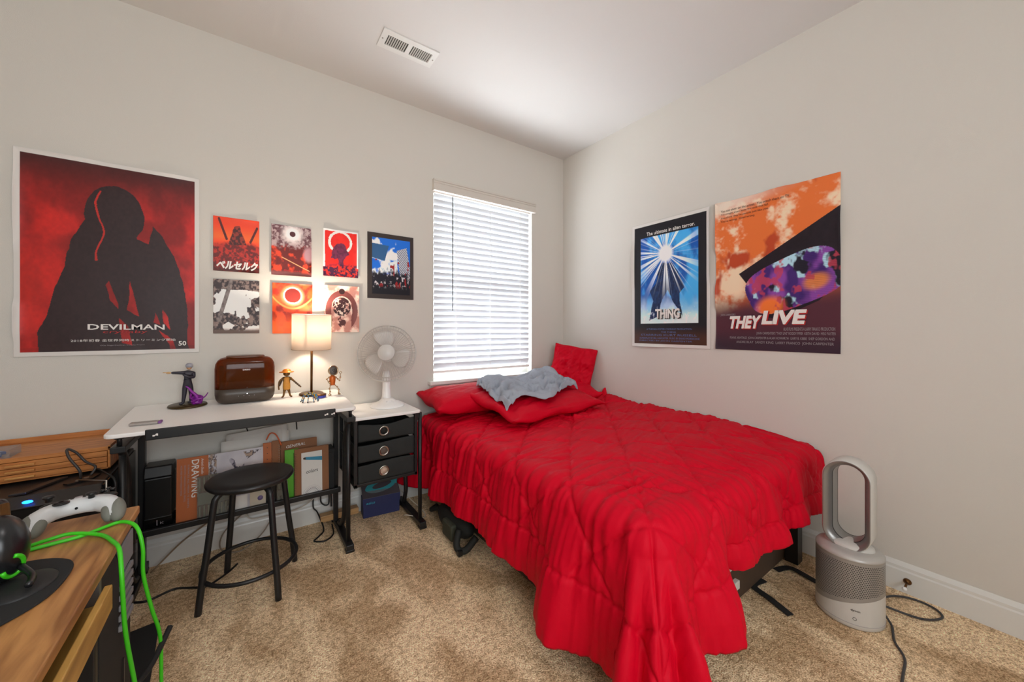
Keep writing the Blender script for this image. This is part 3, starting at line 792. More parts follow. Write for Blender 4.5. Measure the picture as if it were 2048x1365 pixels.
# ------------------------------------------------------------------ humidifier
HM = Thing('humidifier', 'boxy humidifier with a translucent amber tank on the desk', 'humidifier', (-2.396, -.130, ztop(-.130)))
def rbox(mb, hw, hd, z0, z1, rxy, prof, mi=0):
    # rounded-rectangle sections: prof = [(z, inset)]
    n = None; rings = []
    for (z, ins) in prof:
        o = outline_round(-hw+ins, hw-ins, -hd+ins*.6, hd-ins*.6, max(rxy-ins*.5, .006), 6); n = len(o); rings.append([(p, q, z) for p, q in o])
    vs = [v for r in rings for v in r]; fs = []
    for i in range(len(rings)-1):
        for k in range(n): fs.append((i*n+k, i*n+(k+1) % n, (i+1)*n+(k+1) % n, (i+1)*n+k))
    fs.append(tuple(range(n-1, -1, -1))); fs.append(tuple((len(rings)-1)*n+k for k in range(n)))
    return mb.add(vs, fs, mi, True)
amber = bpy.data.materials.new('amber_tank'); amber.use_nodes = True
nt = amber.node_tree; bb = nt.nodes['Principled BSDF']; out = nt.nodes['Material Output']
bb.inputs['Base Color'].default_value = lin('#6b3209'); bb.inputs['Roughness'].default_value = .12
tt = nt.nodes.new('ShaderNodeBsdfTransparent'); tt.inputs[0].default_value = lin('#c06a1c')
mx = nt.nodes.new('ShaderNodeMixShader'); mx.inputs[0].default_value = .42
nt.links.new(tt.outputs[0], mx.inputs[1]); nt.links.new(bb.outputs[0], mx.inputs[2]); nt.links.new(mx.outputs[0], out.inputs[0])
brown = mat('dark_brown_plastic', '#40352c', .38, var=.03)
HW, HD = .128, .062
build('body', rbox(MB(), HW, HD, 0, .08, .05, [(0, .028), (.004, .018), (.012, .009), (.025, .003), (.045, 0), (.076, 0)]), brown, HM)
build('tank', rbox(MB(), HW, HD, .08, .24, .05, [(.0765, 0), (.12, 0), (.175, 0), (.200, .003), (.216, .011), (.226, .022), (.231, .036)]), amber, HM)
build('inner_tank', rbox(MB(), HW-.045, HD-.022, .08, .19, .02, [(.0765, 0), (.195, 0), (.20, .004)]), mat('inner_dark', '#2a1a10', .4, var=.05), HM)
build('inner_pipe', MB().tube([(-.100, 0, .077), (-.100, 0, .19)], .010, 12), mat('inner_pipe', '#3a2412', .4), HM)
build('lid', rbox(MB(), HW-.045, HD-.02, .23, .24, .035, [(.230, .002), (.237, 0), (.240, .003)]), mat('lid_brown', '#5a3216', .3), HM)
build('lettering', MB().text('DREO', (-.012, -HD-.0012, .170), (1, 0, 0), (0, 0, 1), h=.008, wid=.031, bold=.02), M['ink'], HM)
for i, xx in enumerate((-.030, -.008, .014, .036)): build('touch_dot', MB().lathe([(0, .001), (.0016, .001), (.0016, 0)], (xx, -HD-.0002, .040), 10, M=Matrix.Rotation(PI/2, 3, 'X')), M['pale'], HM)
build('status_light', MB().lathe([(0, .001), (.0020, .001), (.0020, 0)], (.006, -HD-.0002, .050), 10, M=Matrix.Rotation(PI/2, 3, 'X')), emis('led_white', '#ffffff', 6), HM)

# ------------------------------------------------------------------ desk fan
FN = Thing('desk_fan', 'white oscillating desk fan with a round wire cage on the side table', 'fan', (-1.678, -.200, .692))
build('base', MB().lathe([(0, 0), (.098, 0), (.102, .004), (.100, .010), (.082, .022), (.055, .034), (.042, .044), (.034, .05), (0, .052)], n=48, sy=.95), M['whitep'], FN)
build('neck', MB().lathe([(.032, .046), (.027, .060), (.024, .12), (.023, .20), (.018, .22)], (0, .02, 0), 28), M['whitep'], FN)
for i in range(5): build('speed_button', MB().box(-.022+i*.011, -.014+i*.011, -.052, -.044, .0355, .043), M['whitep'], FN, bevel=.001)
th = math.radians(247); N = Vector((math.cos(th)*.985, math.sin(th)*.985, .17)).normalized()
Rf = Matrix((Vector((0, 0, 1)).cross(N).normalized(), N.cross(Vector((0, 0, 1)).cross(N).normalized()), N)).transposed()
FC = Vector((0, 0, .328))+N*.03
build('motor_housing', MB().lathe([(0, -.125), (.03, -.12), (.045, -.10), (.05, -.05), (.048, -.03)], FC, 28, M=Rf), M['whitep'], FN)
cagem = mat('cage_wire', '#bdb8b2', .35, .2, var=0)
def ringpts(r, d, n=64): return [tuple(FC+Rf @ Vector((r*math.cos(2*PI*i/n), r*math.sin(2*PI*i/n), d))) for i in range(n)]
cg = build('cage_rim', MB().tube(ringpts(.172, 0), .0038, 6, closed=True).tube(ringpts(.150, .026), .0016, 5, closed=True).tube(ringpts(.151, -.026), .0016, 5, closed=True), cagem, FN)
def wires(sgn, n=72):
    b = MB()
    for i in range(n):
        a = 2*PI*i/n; pts = []
        for (r, d) in ((.046, .036), (.10, .035), (.145, .028), (.165, .012), (.171, 0)):
            pts.append(tuple(FC+Rf @ Vector((r*math.cos(a), r*math.sin(a), d*sgn))))
        b.tube(pts, .0009, 4, caps=False)
    return b
build('front_grille', wires(1), cagem, FN); build('rear_grille', wires(-1, 60), cagem, FN)
build('centre_cap', MB().lathe([(.051, .030), (.050, .036), (.046, .041), (0, .043)], FC, 36, M=Rf), mat('fan_cap', '#cbc7c3', .35), FN)
blm = mat('fan_blade_plastic', '#cfc9c4', .3, var=0)
build('fan_hub', MB().lathe([(.032, -.02), (.032, .015), (.02, .022), (0, .024)], FC, 24, M=Rf), blm, FN)
for k in range(3):
    u = np.linspace(0, 1, 8); v = np.linspace(-1, 1, 8); A, B = np.meshgrid(u, v)
    r = .03+.112*A; wdt = (.25+.55*np.sin(PI*(.15+.72*A)))*.78; an = math.radians(88+120*k)+B*wdt+.25*A
    d = .018*B*(1-.2*A)
    pts = [[FC+Rf @ Vector((r[i, j]*math.cos(an[i, j]), r[i, j]*math.sin(an[i, j]), d[i, j])) for j in range(8)] for i in range(8)]
    ar = np.array([[tuple(p) for p in row] for row in pts])
    gridmesh('blade', ar[..., 0], ar[..., 1], ar[..., 2], blm, FN, solid=.0015)

# ------------------------------------------------------------------ figures on the desk
def skin(name, nodes, edges, m, parent, sub=2, root=0):
    me = bpy.data.meshes.new(name); me.from_pydata([n[:3] for n in nodes], edges, []); me.materials.append(m)
    o = bpy.data.objects.new(name, me); COL.objects.link(o); o.parent = parent.o if isinstance(parent, Thing) else parent
    sk = o.modifiers.new('skin', 'SKIN'); sk.use_smooth_shade = True
    lay = me.skin_vertices[0].data
    for i, n in enumerate(nodes): lay[i].radius = (n[3], n[3]); lay[i].use_root = (i == root)
    o.modifiers.new('sub', 'SUBSURF').render_levels = sub; o.modifiers['sub'].levels = sub
    return o
# dark standing statuette with one arm held out, violet swirl at its feet
fx, fy = -2.628, -.122
FG = Thing('figurine', 'dark standing statuette with outstretched arm and a violet swirl on a round base', 'figurine', (fx, fy, ztop(fy)))
dk = mat('statuette_dark', '#2c2833', .5, var=.08)
build('base_disc', MB().lathe([(0, 0), (.074, 0), (.076, .003), (.073, .008), (0, .009)], n=40), mat('base_bronze', '#4a3a1e', .35, .5), FG)
nodes = [(0, 0, .108, .017), (0, 0, .130, .014), (.001, 0, .155, .019), (.004, 0, .166, .014), (.005, 0, .176, .006),
         (-.010, 0, .095, .012), (-.013, 0, .055, .0095), (-.018, -.002, .016, .007), (-.032, -.008, .0125, .006),
         (.010, .004, .095, .012), (.013, .008, .055, .0095), (.010, .012, .016, .007), (-.002, .010, .0125, .006),
         (-.012, -.004, .164, .010), (-.034, -.008, .166, .0075), (-.060, -.010, .168, .006),
         (.022, 0, .160, .010), (.024, -.010, .140, .008), (.004, -.024, .146, .0065), (-.016, -.022, .160, .0055)]
ed = [(0,1),(1,2),(2,3),(3,4),(0,5),(5,6),(6,7),(7,8),(0,9),(9,10),(10,11),(11,12),(3,13),(13,14),(14,15),(3,16),(16,17),(17,18),(18,19)]
skin('body', nodes, ed, dk, FG)
build('head', MB().ball((.006, -.001, .192), .0125, sc=(.9, .95, 1.15)), mat('statuette_skin', '#c79a72', .5), FG)
build('cap', MB().lathe([(.0135, -.002), (.0150, .006), (.0135, .013), (.008, .018), (0, .0195)], (.007, 0, .192), 18), mat('cap_grey', '#9b9ca6', .6, var=.2, scale=200), FG)
build('hand', MB().ball((-.068, -.0105, .1685), .0062, sc=(1.5, .8, .8)).tube([(-.072, -.0105, .170), (-.088, -.011, .171)], .0022, 6), mat('statuette_hand', '#cda26a', .5), FG)
rng = random.Random(11); b = MB()
for k in range(15):
    a = rng.uniform(-.6, PI+.6); r0 = rng.uniform(.008, .032); c = Vector((.034, -.006, .009)); hgt = rng.uniform(.02, .055)
    pts = [tuple(c+Vector((math.cos(a+t*2.6)*r0*(.35+t), math.sin(a+t*2.6)*r0*.8*(.35+t), hgt*t+.006*math.sin(t*7+k)))) for t in np.linspace(0, 1, 9)]
    b.tube(smoothpath(pts, 2), [max(.0015, .0072*(1-.75*i/16)) for i in range(17)], 7)
b.tube(smoothpath([(.042, -.01, .02), (.034, -.014, .048), (.018, -.016, .070), (.004, -.018, .092), (-.006, -.017, .100)], 4), [.010-.0005*i for i in range(17)], 8)
b.ball((.034, -.006, .016), .014, sc=(1.6, 1.1, .8))
build('violet_swirl', b, mat('violet_resin', '#8a2496', .35, var=.35, scale=70, Subsurface_Weight=.1), FG)

# jointed bronze figure in an orange tunic
gx, gy = -2.212, -.132
GF = Thing('figurine', 'jointed bronze figure in an orange tunic, between humidifier and lamp', 'figurine', (gx, gy, ztop(gy)))
gb = mat('antique_bronze', '#6e4c22', .4, .6, var=.35, scale=90)
nodes = [(0, 0, .060, .013), (0, 0, .085, .014), (0, 0, .108, .013), (0, 0, .118, .007),
         (-.010, 0, .045, .008), (-.012, -.002, .022, .0055), (-.016, -.004, .006, .005), (-.024, -.014, .004, .0045),
         (.010, 0, .045, .008), (.014, -.002, .022, .0055), (.018, -.002, .006, .005), (.026, -.012, .004, .0045),
         (-.018, 0, .106, .007), (-.034, -.002, .092, .005), (-.038, -.004, .066, .004), (-.036, -.008, .044, .0045),
         (.018, 0, .106, .007), (.036, -.004, .088, .005), (.054, -.008, .068, .004), (.070, -.012, .052, .0045)]
ed = [(0,1),(1,2),(2,3),(0,4),(4,5),(5,6),(6,7),(0,8),(8,9),(9,10),(10,11),(2,12),(12,13),(13,14),(14,15),(2,16),(16,17),(17,18),(18,19)]
skin('body', nodes, ed, gb, GF)
build('head', MB().ball((0, -.003, .132), .0155, sc=(1.1, 1, .95)), gb, GF)
build('hat', MB().lathe([(.030, .0), (.030, .002), (.017, .004), (.016, .012), (.010, .017), (0, .018)], (0, 0, .140), 22, sx=1.2), mat('hat_amber', '#c9741c', .4, .3), GF)
build('tunic', MB().lathe([(.0175, .045), (.0185, .06), (.017, .085), (.0155, .106), (.010, .113)], (0, -.001, 0), 20, sy=.85), mat('tunic_orange', '#c98a34', .6, var=.25, scale=300), GF)
for (p0, p1) in (((.020, 0, .104), (.070, -.012, .052)), ((-.020, 0, .103), (-.038, -.004, .060))):
    b = MB()
    for t in (.2, .35, .5, .65, .8):
        p = Vector(p0).lerp(Vector(p1), t); b.ball(tuple(p), .0058, n=8)
    build('arm_bands', b, mat('band_dark', '#2e1c10', .4), GF)

# nut-and-bolt robot with a round speaker head
rx, ry = -1.990, -.190
RB = Thing('robot_figurine', 'small scrap-metal robot with a round disc head and orange body, right of the lamp', 'figurine', (rx, ry, ztop(ry)))
chrome = mat('warm_chrome', '#b89a7a', .25, .9, var=.25, scale=120)
Rh = Matrix.Rotation(math.radians(78), 3, 'X') @ Matrix.Rotation(math.radians(-18), 3, 'Y')
Rh = Matrix.Rotation(math.radians(20), 3, 'Z') @ Matrix.Rotation(math.radians(78), 3, 'X')
hd = build('head', MB().lathe([(0, -.02), (.014, -.018), (.024, -.008), (.028, .004), (.029, .012), (.026, .014), (.024, .010)], (0, 0, .142), 32, M=Rh), chrome, RB)
build('speaker_face', MB().lathe([(.0245, .0105), (.018, .0085), (.012, .006), (.011, .008), (0, .009)], (0, 0, .142), 32, M=Rh), mat('speaker_grey', '#8f8c8a', .5, .3), hd)
b = MB()
for k in range(3):
    a = 2*PI*k/3+.5; p = Rh @ Vector((.0045*math.cos(a), .0045*math.sin(a), .0095)); b.ball((p.x, p.y, .142+p.z), .0036, n=8)
build('face_dots', b, M['blackp'], hd)
build('body', MB().lathe([(.010, .058), (.014, .064), (.0165, .085), (.017, .104), (.011, .112), (.007, .118)], n=20, sy=.8), mat('robot_orange', '#c4601c', .35, .3, var=.2, scale=80), RB)
def limb(nm, pts, joints=True):
    b = MB().tube(pts, .0026, 7)
    for p in pts: b.ball(p, .0052, n=8)
    return build(nm, b, chrome, RB)
limb('arm', [(-.017, 0, .105), (-.030, -.004, .096), (-.022, -.008, .082), (-.016, -.012, .072)])
limb('arm', [(.017, 0, .104), (.028, -.004, .092), (.036, -.008, .084), (.040, -.008, .102)])
limb('leg', [(-.010, 0, .058), (-.016, -.006, .040), (-.012, -.002, .022), (-.014, -.004, .008)])
limb('leg', [(.010, 0, .060), (.024, -.004, .048), (.034, -.002, .030), (.034, .0, .012)])
for (px, py) in ((-.014, -.008), (.036, -.004)): build('foot', MB().ball((px, py, .0045), .0085, sc=(1, 1.3, .5)), chrome, RB)
build('wrench', MB().tube([(.040, -.008, .100), (.041, -.008, .124)], .0024, 6).tube([tuple(Vector((.041, -.008, .130))+Vector((.006*math.cos(t), 0, .006*math.sin(t)))) for t in np.linspace(-1.2, 4.3, 12)], .0020, 6), chrome, RB)

# beaded spider
sx_, sy_ = -2.118, -.300
SP = Thing('spider_figurine', 'little beaded wire spider with blue and yellow legs at the desk front', 'figurine', (sx_, sy_, ztop(sy_)))
build('body', MB().ball((0, 0, .034), .011, sc=(1, 1.2, .8)).ball((0, .016, .037), .013, sc=(1, 1.2, .85)), mat('spider_dark', '#15181c', .3), SP)
yl, bl2, bk = mat('bead_yellow', '#c79a1e', .3), mat('bead_blue', '#2f6f96', .3), mat('bead_dark', '#2a1f18', .3)
for k in range(8):
    side = -1 if k < 4 else 1; a = math.radians((-70+38*(k % 4)))
    dx, dy = side*math.cos(a), math.sin(a)*.9
    p0 = Vector((dx*.008, dy*.010, .036)); p1 = Vector((dx*.026, dy*.026, .042)); p2 = Vector((dx*.042, dy*.042, .004))
    b = MB().tube(smoothpath([p0, p1, p2], 5), .0023, 6, mi=0)
    m2 = bl2 if dy < .1 else yl
    b.ball(tuple(p1), .0036, mi=1, n=8); b.ball(tuple(p2), .0038, mi=2, n=8); b.ball(tuple(p1.lerp(p2, .5)), .0034, mi=1, n=8)
    build('leg', b, [m2, yl, bk], SP)

PH = Thing('pencil_case', 'slim grey case with a violet end lying on the desk near its left corner', 'case', (-2.735, -.418, ztop(-.418)), math.radians(-6))
tl_ = math.atan(.05)
build('case', MB().obox((0, 0, .006), (.088, .030, .010), Matrix.Identity(3)), mat('case_grey', '#9c948e', .45), PH, bevel=.003)
build('violet_end', MB().obox((.049, .001, .006), (.010, .029, .010), Matrix.Identity(3)), mat('case_violet', '#7d4a8c', .5, var=.3, scale=200), PH, bevel=.003)

# ------------------------------------------------------------------ things on the desk's lower shelf
FZ = .251
def card(mb, x0, x1, y, z0, z1, th, lean=0.0, mi=0, round_=0):
    """upright sheet, leaning back by lean (dy per dz)"""
    vs = []
    for z in (z0, z1):
        for dy in (0, th):
            for x in (x0, x1): vs.append((x, y+dy+lean*(z-z0), z))
    return mb.add(vs, [(0,1,3,2),(4,6,7,5),(0,4,5,1),(2,3,7,6),(0,2,6,4),(1,5,7,3)], mi)
def lean_uv(lean):
    n = math.hypot(1, lean); return (1, 0, 0), (0, lean/n, 1/n)

BX = Thing('storage_box', 'matt black lidded box at the left end of the desk shelf', 'box', (-2.722, -.14, FZ))
build('body', MB().box(-.052, .045, -.055, .06, 0, .235), M['blackp'], BX, bevel=.006)
build('lid', MB().prism([(-.056, .237), (.060, .237), (.060, .285), (-.036, .285)], 'x', -.054, .046), M['blackp'], BX, bevel=.005)
build('base_band', MB().box(-.053, .0455, -.0565, .06, 0, .055), mat('gloss_black', '#0c0c0d', .2, var=0), BX, bevel=.004)
build('label_mark', MB().box(-.008, -.005, -.0575, -.0565, .018, .042), M['pale'], BX)
build('label_mark', MB().text('ic', (.004, -.0568, .022), (1, 0, 0), (0, 0, 1), h=.012, wid=.012), M['pale'], BX)

PD = Thing('drawing_pad', 'large drawing pad with an orange band lettered DRAWING and a pale illustrated cover', 'drawing pad', (-2.49, -.212, FZ))
th = .016; ln = .10
def art_pad(X, Y):
    n = fbm(X*6, Y*6, 200, 4); n2 = fbm(X*26, Y*22, 201, 3)
    c = mixc(flat(L3('#b9b3ba'), X), L3('#cfc9cc'), n)
    k = (np.abs((Y-.05)-(X-.35)*1.05) < .004); c[k] = L3('#8a848c')
    m = inpoly(*wobble(X, Y, .02, 14, 4), [(.36, .86), (.40, .90), (.46, .84), (.50, .74), (.58, .72), (.64, .78), (.70, .70), (.66, .52), (.62, .40), (.54, .50), (.48, .62), (.44, .74)])
    c[m] = mixc(flat(L3('#3c3646'), X), L3('#a7a0aa'), sstep(.4, .6, n2))[m]
    m = ((Y < .52) & (X < .42) & (fbm(X*5, Y*5, 9, 4)+.3*(.4-Y) > .5)) | ((X < .14) & (Y > .66) & (n2 > .45)) | (inpoly(X, Y, [(.62, .97), (.70, .84), (.96, .97)]) & (n2 > .35))
    c[m] = mixc(flat(L3('#453a44'), X), L3('#a98f7c'), sstep(.45, .65, n2))[m]
    return c
build('pages', card(MB(), -.170, .168, .002, 0, .300, th, ln), M['paper'], PD)
build('orange_band', card(MB(), -.172, -.055, 0, 0, .303, .0025, ln), mat('pad_orange', '#b5602c', .6, var=.05), PD)
u = np.linspace(0, 1, 90); v = np.linspace(0, 1, 110); A, B = np.meshgrid(u, v)
gridmesh('illustration', -.055+.223*A, 0+ln*.303*B-.0002, .303*B, M['printg'], PD, cols=art_pad(A, B))
U_, V_ = (0, -ln, -1), (1, 0, 0)
build('title_lettering', MB().text('DRAWING', (-.118, ln*.290-.0006, .290), U_, V_, h=.028, wid=.175, bold=.01), M['ink'], PD)
build('script_lettering', MB().text("Artist's Studio", (-.082, ln*.292-.0006, .292), U_, V_, h=.010, wid=.075, shear=.3), M['ink'], PD)
for q in range(3): build('small_lettering', MB().text(['SURFACES ALL MEDIA 75 SHEETS', 'GRAPHITE CHARCOAL PASTEL PENCIL', 'ACID FREE HEAVYWEIGHT PAPER'][q], (-.132-.013*q, ln*.272-.0006, .272), U_, V_, h=.006, wid=.20-.03*q), M['pale'], PD)

def marker_pack(name, label, x, w_, h_):
    t = Thing(name, label, 'marker set', (x, -.2155, FZ), 0)
    cl = clear('clear_case_'+name, '#d8d8d0', .18, .15)
    build('case', MB().box(-w_/2, w_/2, -.006, .002, 0, h_), cl, t)
    n = int(w_/.0165); tm = mat('marker_barrel', '#a9a898', .4, var=.05); 
    for (z0, z1) in ((.006, .006+h_*.30), (h_*.66, h_-.008)):
        for i in range(n): build('marker', MB().tube([(-w_/2+.010+i*.0165, -.002, z0), (-w_/2+.010+i*.0165, -.002, z1)], .0036, 8), tm, t)
    build('card_insert', MB().box(-w_/2+.004, w_/2-.004, -.0052, -.0046, h_*.36, h_*.62), mat('insert_grey', '#8f938c', .6), t)
    return t
marker_pack('marker_set', 'clear case of pale grey-green markers in front of the orange drawing pad', -2.523, .125, .215)
marker_pack('marker_set', 'narrow clear case of pale markers standing beside the green notebook', -2.238, .050, .110)
FL = Thing('leaflet', 'white leaflet with a small bar pattern on the shelf behind the stool leg', 'leaflet', (-2.425, -.2165, FZ))
build('sheet', card(MB(), -.036, .036, 0, 0, .082, .002, .03), M['paper'], FL)
build('bar_pattern', MB().box(-.030, -.016, -.0006, 0, .046, .072), M['darkink'], FL)
build('bar_pattern', MB().box(-.026, -.018, -.0006, 0, .010, .018), M['darkink'], FL)
FL2 = Thing('leaflet', 'cream leaflet with a violet circle on the shelf, right of the barred leaflet', 'leaflet', (-2.345, -.2165, FZ))
build('sheet', card(MB(), -.034, .034, 0, 0, .085, .002, .03), mat('cream_paper', '#cfc3ae', .6), FL2)
build('violet_circle', MB().lathe([(0, 0), (.012, 0), (.012, -.0006)], (.01, -.0004, .05), 20, M=Matrix.Rotation(PI/2, 3, 'X')), mat('violet_print', '#7a6a9a', .5), FL2)
BB = Thing('pencil_box', 'black box low on the shelf behind the stool seat', 'box', (-2.305, -.188, FZ))
build('body', MB().box(-.045, .042, -.022, .02, 0, .10), M['blackp'], BB, bevel=.004)
build('lid', MB().box(-.046, .043, -.023, .021, .100, .118), M['blackp'], BB, bevel=.004)

def notebook(label, x0, x1, y, h_, th, cover, lean=.10, page=None, coil=None, coil_side=-1):
    t = Thing('notebook', label, 'notebook', ((x0+x1)/2, y, FZ)); w2 = (x1-x0)/2
    build('pages', card(MB(), -w2+.002, w2-.002, .002, 0.001, h_-.003, th-.004, lean), M['paper'], t)
    build('front_cover', card(MB(), -w2, w2, 0, 0, h_, .0018, lean), cover, t)
    build('back_cover', card(MB(), -w2, w2, th-.0018, 0, h_, .0018, lean), cover, t)
    if coil:
        b = MB(); n = int((h_-.02)/.0095)
        for i in range(n):
            z = .012+i*.0095; xc = coil_side*(w2-.003); yc = th/2+lean*z
            b.tube([(xc+.0065*math.cos(a_), yc+(th/2+.003)*math.sin(a_), z+.002*math.sin(a_)) for a_ in np.linspace(0, 2*PI, 9)[:-1]], .0011, 4, closed=True)
        build('spiral_binding', b, coil, t)
    return t
orange_nb = mat('orange_card', '#b0602e', .6, var=.06)
ns = notebook('slim orange notebook with a dotted spine edge, right of the drawing pad', -2.322, -2.284, -.205, .315, .012, orange_nb)
for i in range(9): build('spine_dot', MB().box(-.002, .002, .10*(.05+.03*i)-.0006, .10*(.05+.03*i), .05+.03*i, .054+.03*i), M['darkink'], ns)
notebook('brown spiral notebook standing between the orange notebook and the GENERAL pad', -2.282, -2.245, -.195, .318, .014, M['kraft'], coil=M['steel'], coil_side=1)
gn = notebook('brown kraft notebook with GENERAL written in white at its top', -2.250, -2.062, -.158, .298, .014, M['kraft'], .08)
build('title_lettering', MB().text('GENERAL', (-.060, .08*.262-.0008, .262), (1, 0, .06), (0, .08, 1), h=.015, wid=.095, shear=.2), M['ink'], gn)
notebook('bright green spiral notebook partly behind the white-fronted sketchbook', -2.224, -2.160, -.200, .262, .012, mat('green_card', '#55a81c', .5, var=.05), .06, coil=M['blackp'], coil_side=1)
sk_ = notebook('brown spiral sketchbook with a white cover card showing a blue pen and mandala', -2.180, -2.012, -.217, .262, .016, M['kraft'], .06, coil=mat('coil_brown', '#5a4436', .4), coil_side=-1)
build('cover_card', card(MB(), -.052, .050, -.0012, .006, .240, .001, .06), M['paper'], sk_)
b = MB().prism([(-.040, .205), (-.044, .209), (-.040, .214), (-.030, .216), (.050, .206), (.050, .184), (-.028, .200)], 'y', .0095, .0098)
build('pen_picture', b, mat('pen_blue', '#2f86a8', .5, var=.2, scale=90), sk_)
build('pen_tip', MB().prism([(-.0405, .204), (-.0445, .209), (-.0405, .2145), (-.032, .2155), (-.030, .2015)], 'y', .0090, .0094), M['darkink'], sk_)
build('title_lettering', MB().text('colors', (-.030, .06*.12-.0022, .125), (1, 0, .05), (0, .06, 1), h=.020, wid=.058, shear=.2), M['darkink'], sk_)
mn = MB()
for (r, w0) in ((.020, .0008), (.026, .0006), (.036, .0012), (.044, .0007)):
    a_ = np.linspace(.15, PI-.15, 20)
    for i in range(19):
        p = [(.0+rr*math.cos(a_[j]), -.0020+.06*(.012+rr*math.sin(a_[j])), .012+rr*math.sin(a_[j])) for (rr, j) in ((r, i), (r+w0, i), (r+w0, i+1), (r, i+1))]
        mn.add(p, [(0, 1, 2, 3)])
for k in range(11):
    a_ = .25+k*.264; mn.ball((.030*math.cos(a_), -.0018+.06*(.012+.030*math.sin(a_)), .012+.030*math.sin(a_)), .0028, n=8, sc=(1, .15, 1))
build('mandala_print', mn, M['pale'], sk_)
RBk = Thing('storage_box', 'tall black box at the right end of the desk shelf', 'box', (-2.000, -.150, FZ))
build('body', MB().box(-.018, .020, -.050, .055, 0, .215), M['blackm'], RBk, bevel=.003)
build('lid', MB().box(-.019, .021, -.052, .056, .215, .235), M['blackm'], RBk, bevel=.003)
PP = Thing('paper_stack', 'loose white papers rising behind the pads on the desk shelf', 'papers', (-2.36, -.108, FZ))
for i, (x0, x1, z1, dy, tl) in enumerate(((-.14, .08, .335, 0, .03), (-.10, .13, .350, .008, .06), (-.12, .155, .365, .016, .075), (.0, .165, .345, .024, .02))):
    b = MB(); n = 10; vs = []
    for j in range(n+1):
        x = x0+(x1-x0)*j/n; w_ = .004*math.sin(j*.9+i)
        vs += [(x, dy+w_, 0), (x, dy+w_+.012, z1+tl*(x-x0))]
    b.add(vs, [(2*j, 2*j+2, 2*j+3, 2*j+1) for j in range(n)], smooth=True)
    build('sheet', b, M['paper'], PP, solid=.0012)
tag(build('strap', MB().tube(smoothpath([(-2.307, -.158, .58), (-2.290, -.158, .612), (-2.268, -.162, .608), (-2.250, -.170, .575), (-2.240, -.176, .545)]), .0035, 8), mat('strap_orange', '#c4541c', .5)), 'orange loop strap arching over the papers behind the notebooks', 'strap')

# ------------------------------------------------------------------ beneath the desks: shoebox, plank, cords
SB = Thing('shoebox', 'navy shoebox with a grey and teal lid under the side table', 'shoebox', (-1.697, -.150, 0), math.radians(-6))
navy = mat('navy_card', '#232a58', .6, var=.04)
build('body', MB().box(-.110, .110, .004, .108, 0, .108), navy, SB, bevel=.002)
build('lid_rim', MB().box(-.113, .113, 0, .004, .074, .122), navy, SB, bevel=.001)
lidu = Vector((0, .105, .062)).normalized()
u = np.linspace(0, 1, 90); v = np.linspace(0, 1, 60); A, B = np.meshgrid(u, v)
def art_lid(X, Y):
    c = flat(L3('#514b50'), X)
    e = np.hypot((X-.52)/.42, (Y-.60-.25*(X-.5))/.36); e2 = np.hypot((X-.56)/.27, (Y-.62-.35*(X-.5))/.17)
    c[(e < 1) & (e2 > 1) & (Y > .42-.1*X)] = L3('#3f9aa3'); c[(e < 1) & (e2 > 1) & (Y <= .42-.1*X)] = L3('#6d7a7e')
    c[(Y > .86-.3*X) & (e > 1) & (X > .6)] = L3('#3f9aa3')
    return c
gridmesh('lid', -.113+.226*A, .0+.112*B, .122+.066*B, M['printg'], SB, cols=art_lid(A, B), solid=.002)
build('lettering', MB().text('asics', (-.094, -.0006, .084), (1, 0, 0), (0, 0, 1), h=.015, wid=.052, shear=.2, bold=.01), mat('teal_ink', '#2f9bb8', .5, var=0), SB)
tag(build('wood_plank', MB().box(-2.04, -1.83, -.125, -.072, .0405, .076), wood('light_pine', '#a57c50', '#c79e6c', 'X'), bevel=.002), 'short light pine plank lying across the desk foot near the power cords', 'plank')
cable('power_cord', [(-2.80, -.30, .006), (-2.74, -.33, .006), (-2.66, -.30, .006), (-2.60, -.33, .006), (-2.54, -.36, .006), (-2.47, -.30, .006), (-2.43, -.24, .006)], .0045, M['cord_black'], 'black cord running over the carpet to the left of the stool')
cable('power_cord', [(-2.40, -.02, .20), (-2.38, -.05, .14), (-2.30, -.04, .125), (-2.22, -.045, .12), (-2.14, -.05, .13), (-2.08, -.06, .16), (-2.05, -.05, .19)], .0032, M['cord_white'], 'white cord draped along the baseboard behind the stool')
cable('power_cord', [(-2.40, -.02, .17), (-2.49, -.06, .10), (-2.50, -.09, .03), (-2.42, -.12, .008), (-2.33, -.09, .05), (-2.27, -.05, .12)], .0032, mat('cord_tan', '#8f8070', .5), 'tan cord looping down to the carpet behind the stool')
cable('power_cord', [(-2.765, -.10, .012), (-2.66, -.05, .10), (-2.56, -.03, .16), (-2.48, -.02, .22)], .0036, mat('cord_tan_b', '#8a7458', .5), 'tan cord slanting up the wall left of the stool')
cable('power_cord', [(-2.06, -.03, .23), (-2.07, -.05, .12), (-2.05, -.07, .085), (-2.03, -.16, .02), (-2.06, -.20, .006), (-2.09, -.24, .006), (-2.04, -.27, .006), (-1.99, -.22, .006), (-1.985, -.15, .03)], .0042, M['cord_black'], 'black cord coiled on the carpet beside the desk foot')
cable('power_cord', [(-2.02, -.03, .24), (-2.03, -.06, .14), (-1.99, -.07, .12), (-1.985, -.05, .22), (-1.97, -.03, .17), (-1.975, -.07, .10)], .0045, M['cord_black'], 'tangled black cord above the pine plank')
cable('power_cord', [(-1.62, -.02, .20), (-1.58, -.10, .13), (-1.50, -.20, .04), (-1.47, -.28, .006), (-1.50, -.34, .006), (-1.60, -.33, .045), (-1.61, -.30, .03)], .0026, M['cord_white'], 'thin white cord around the side table foot')
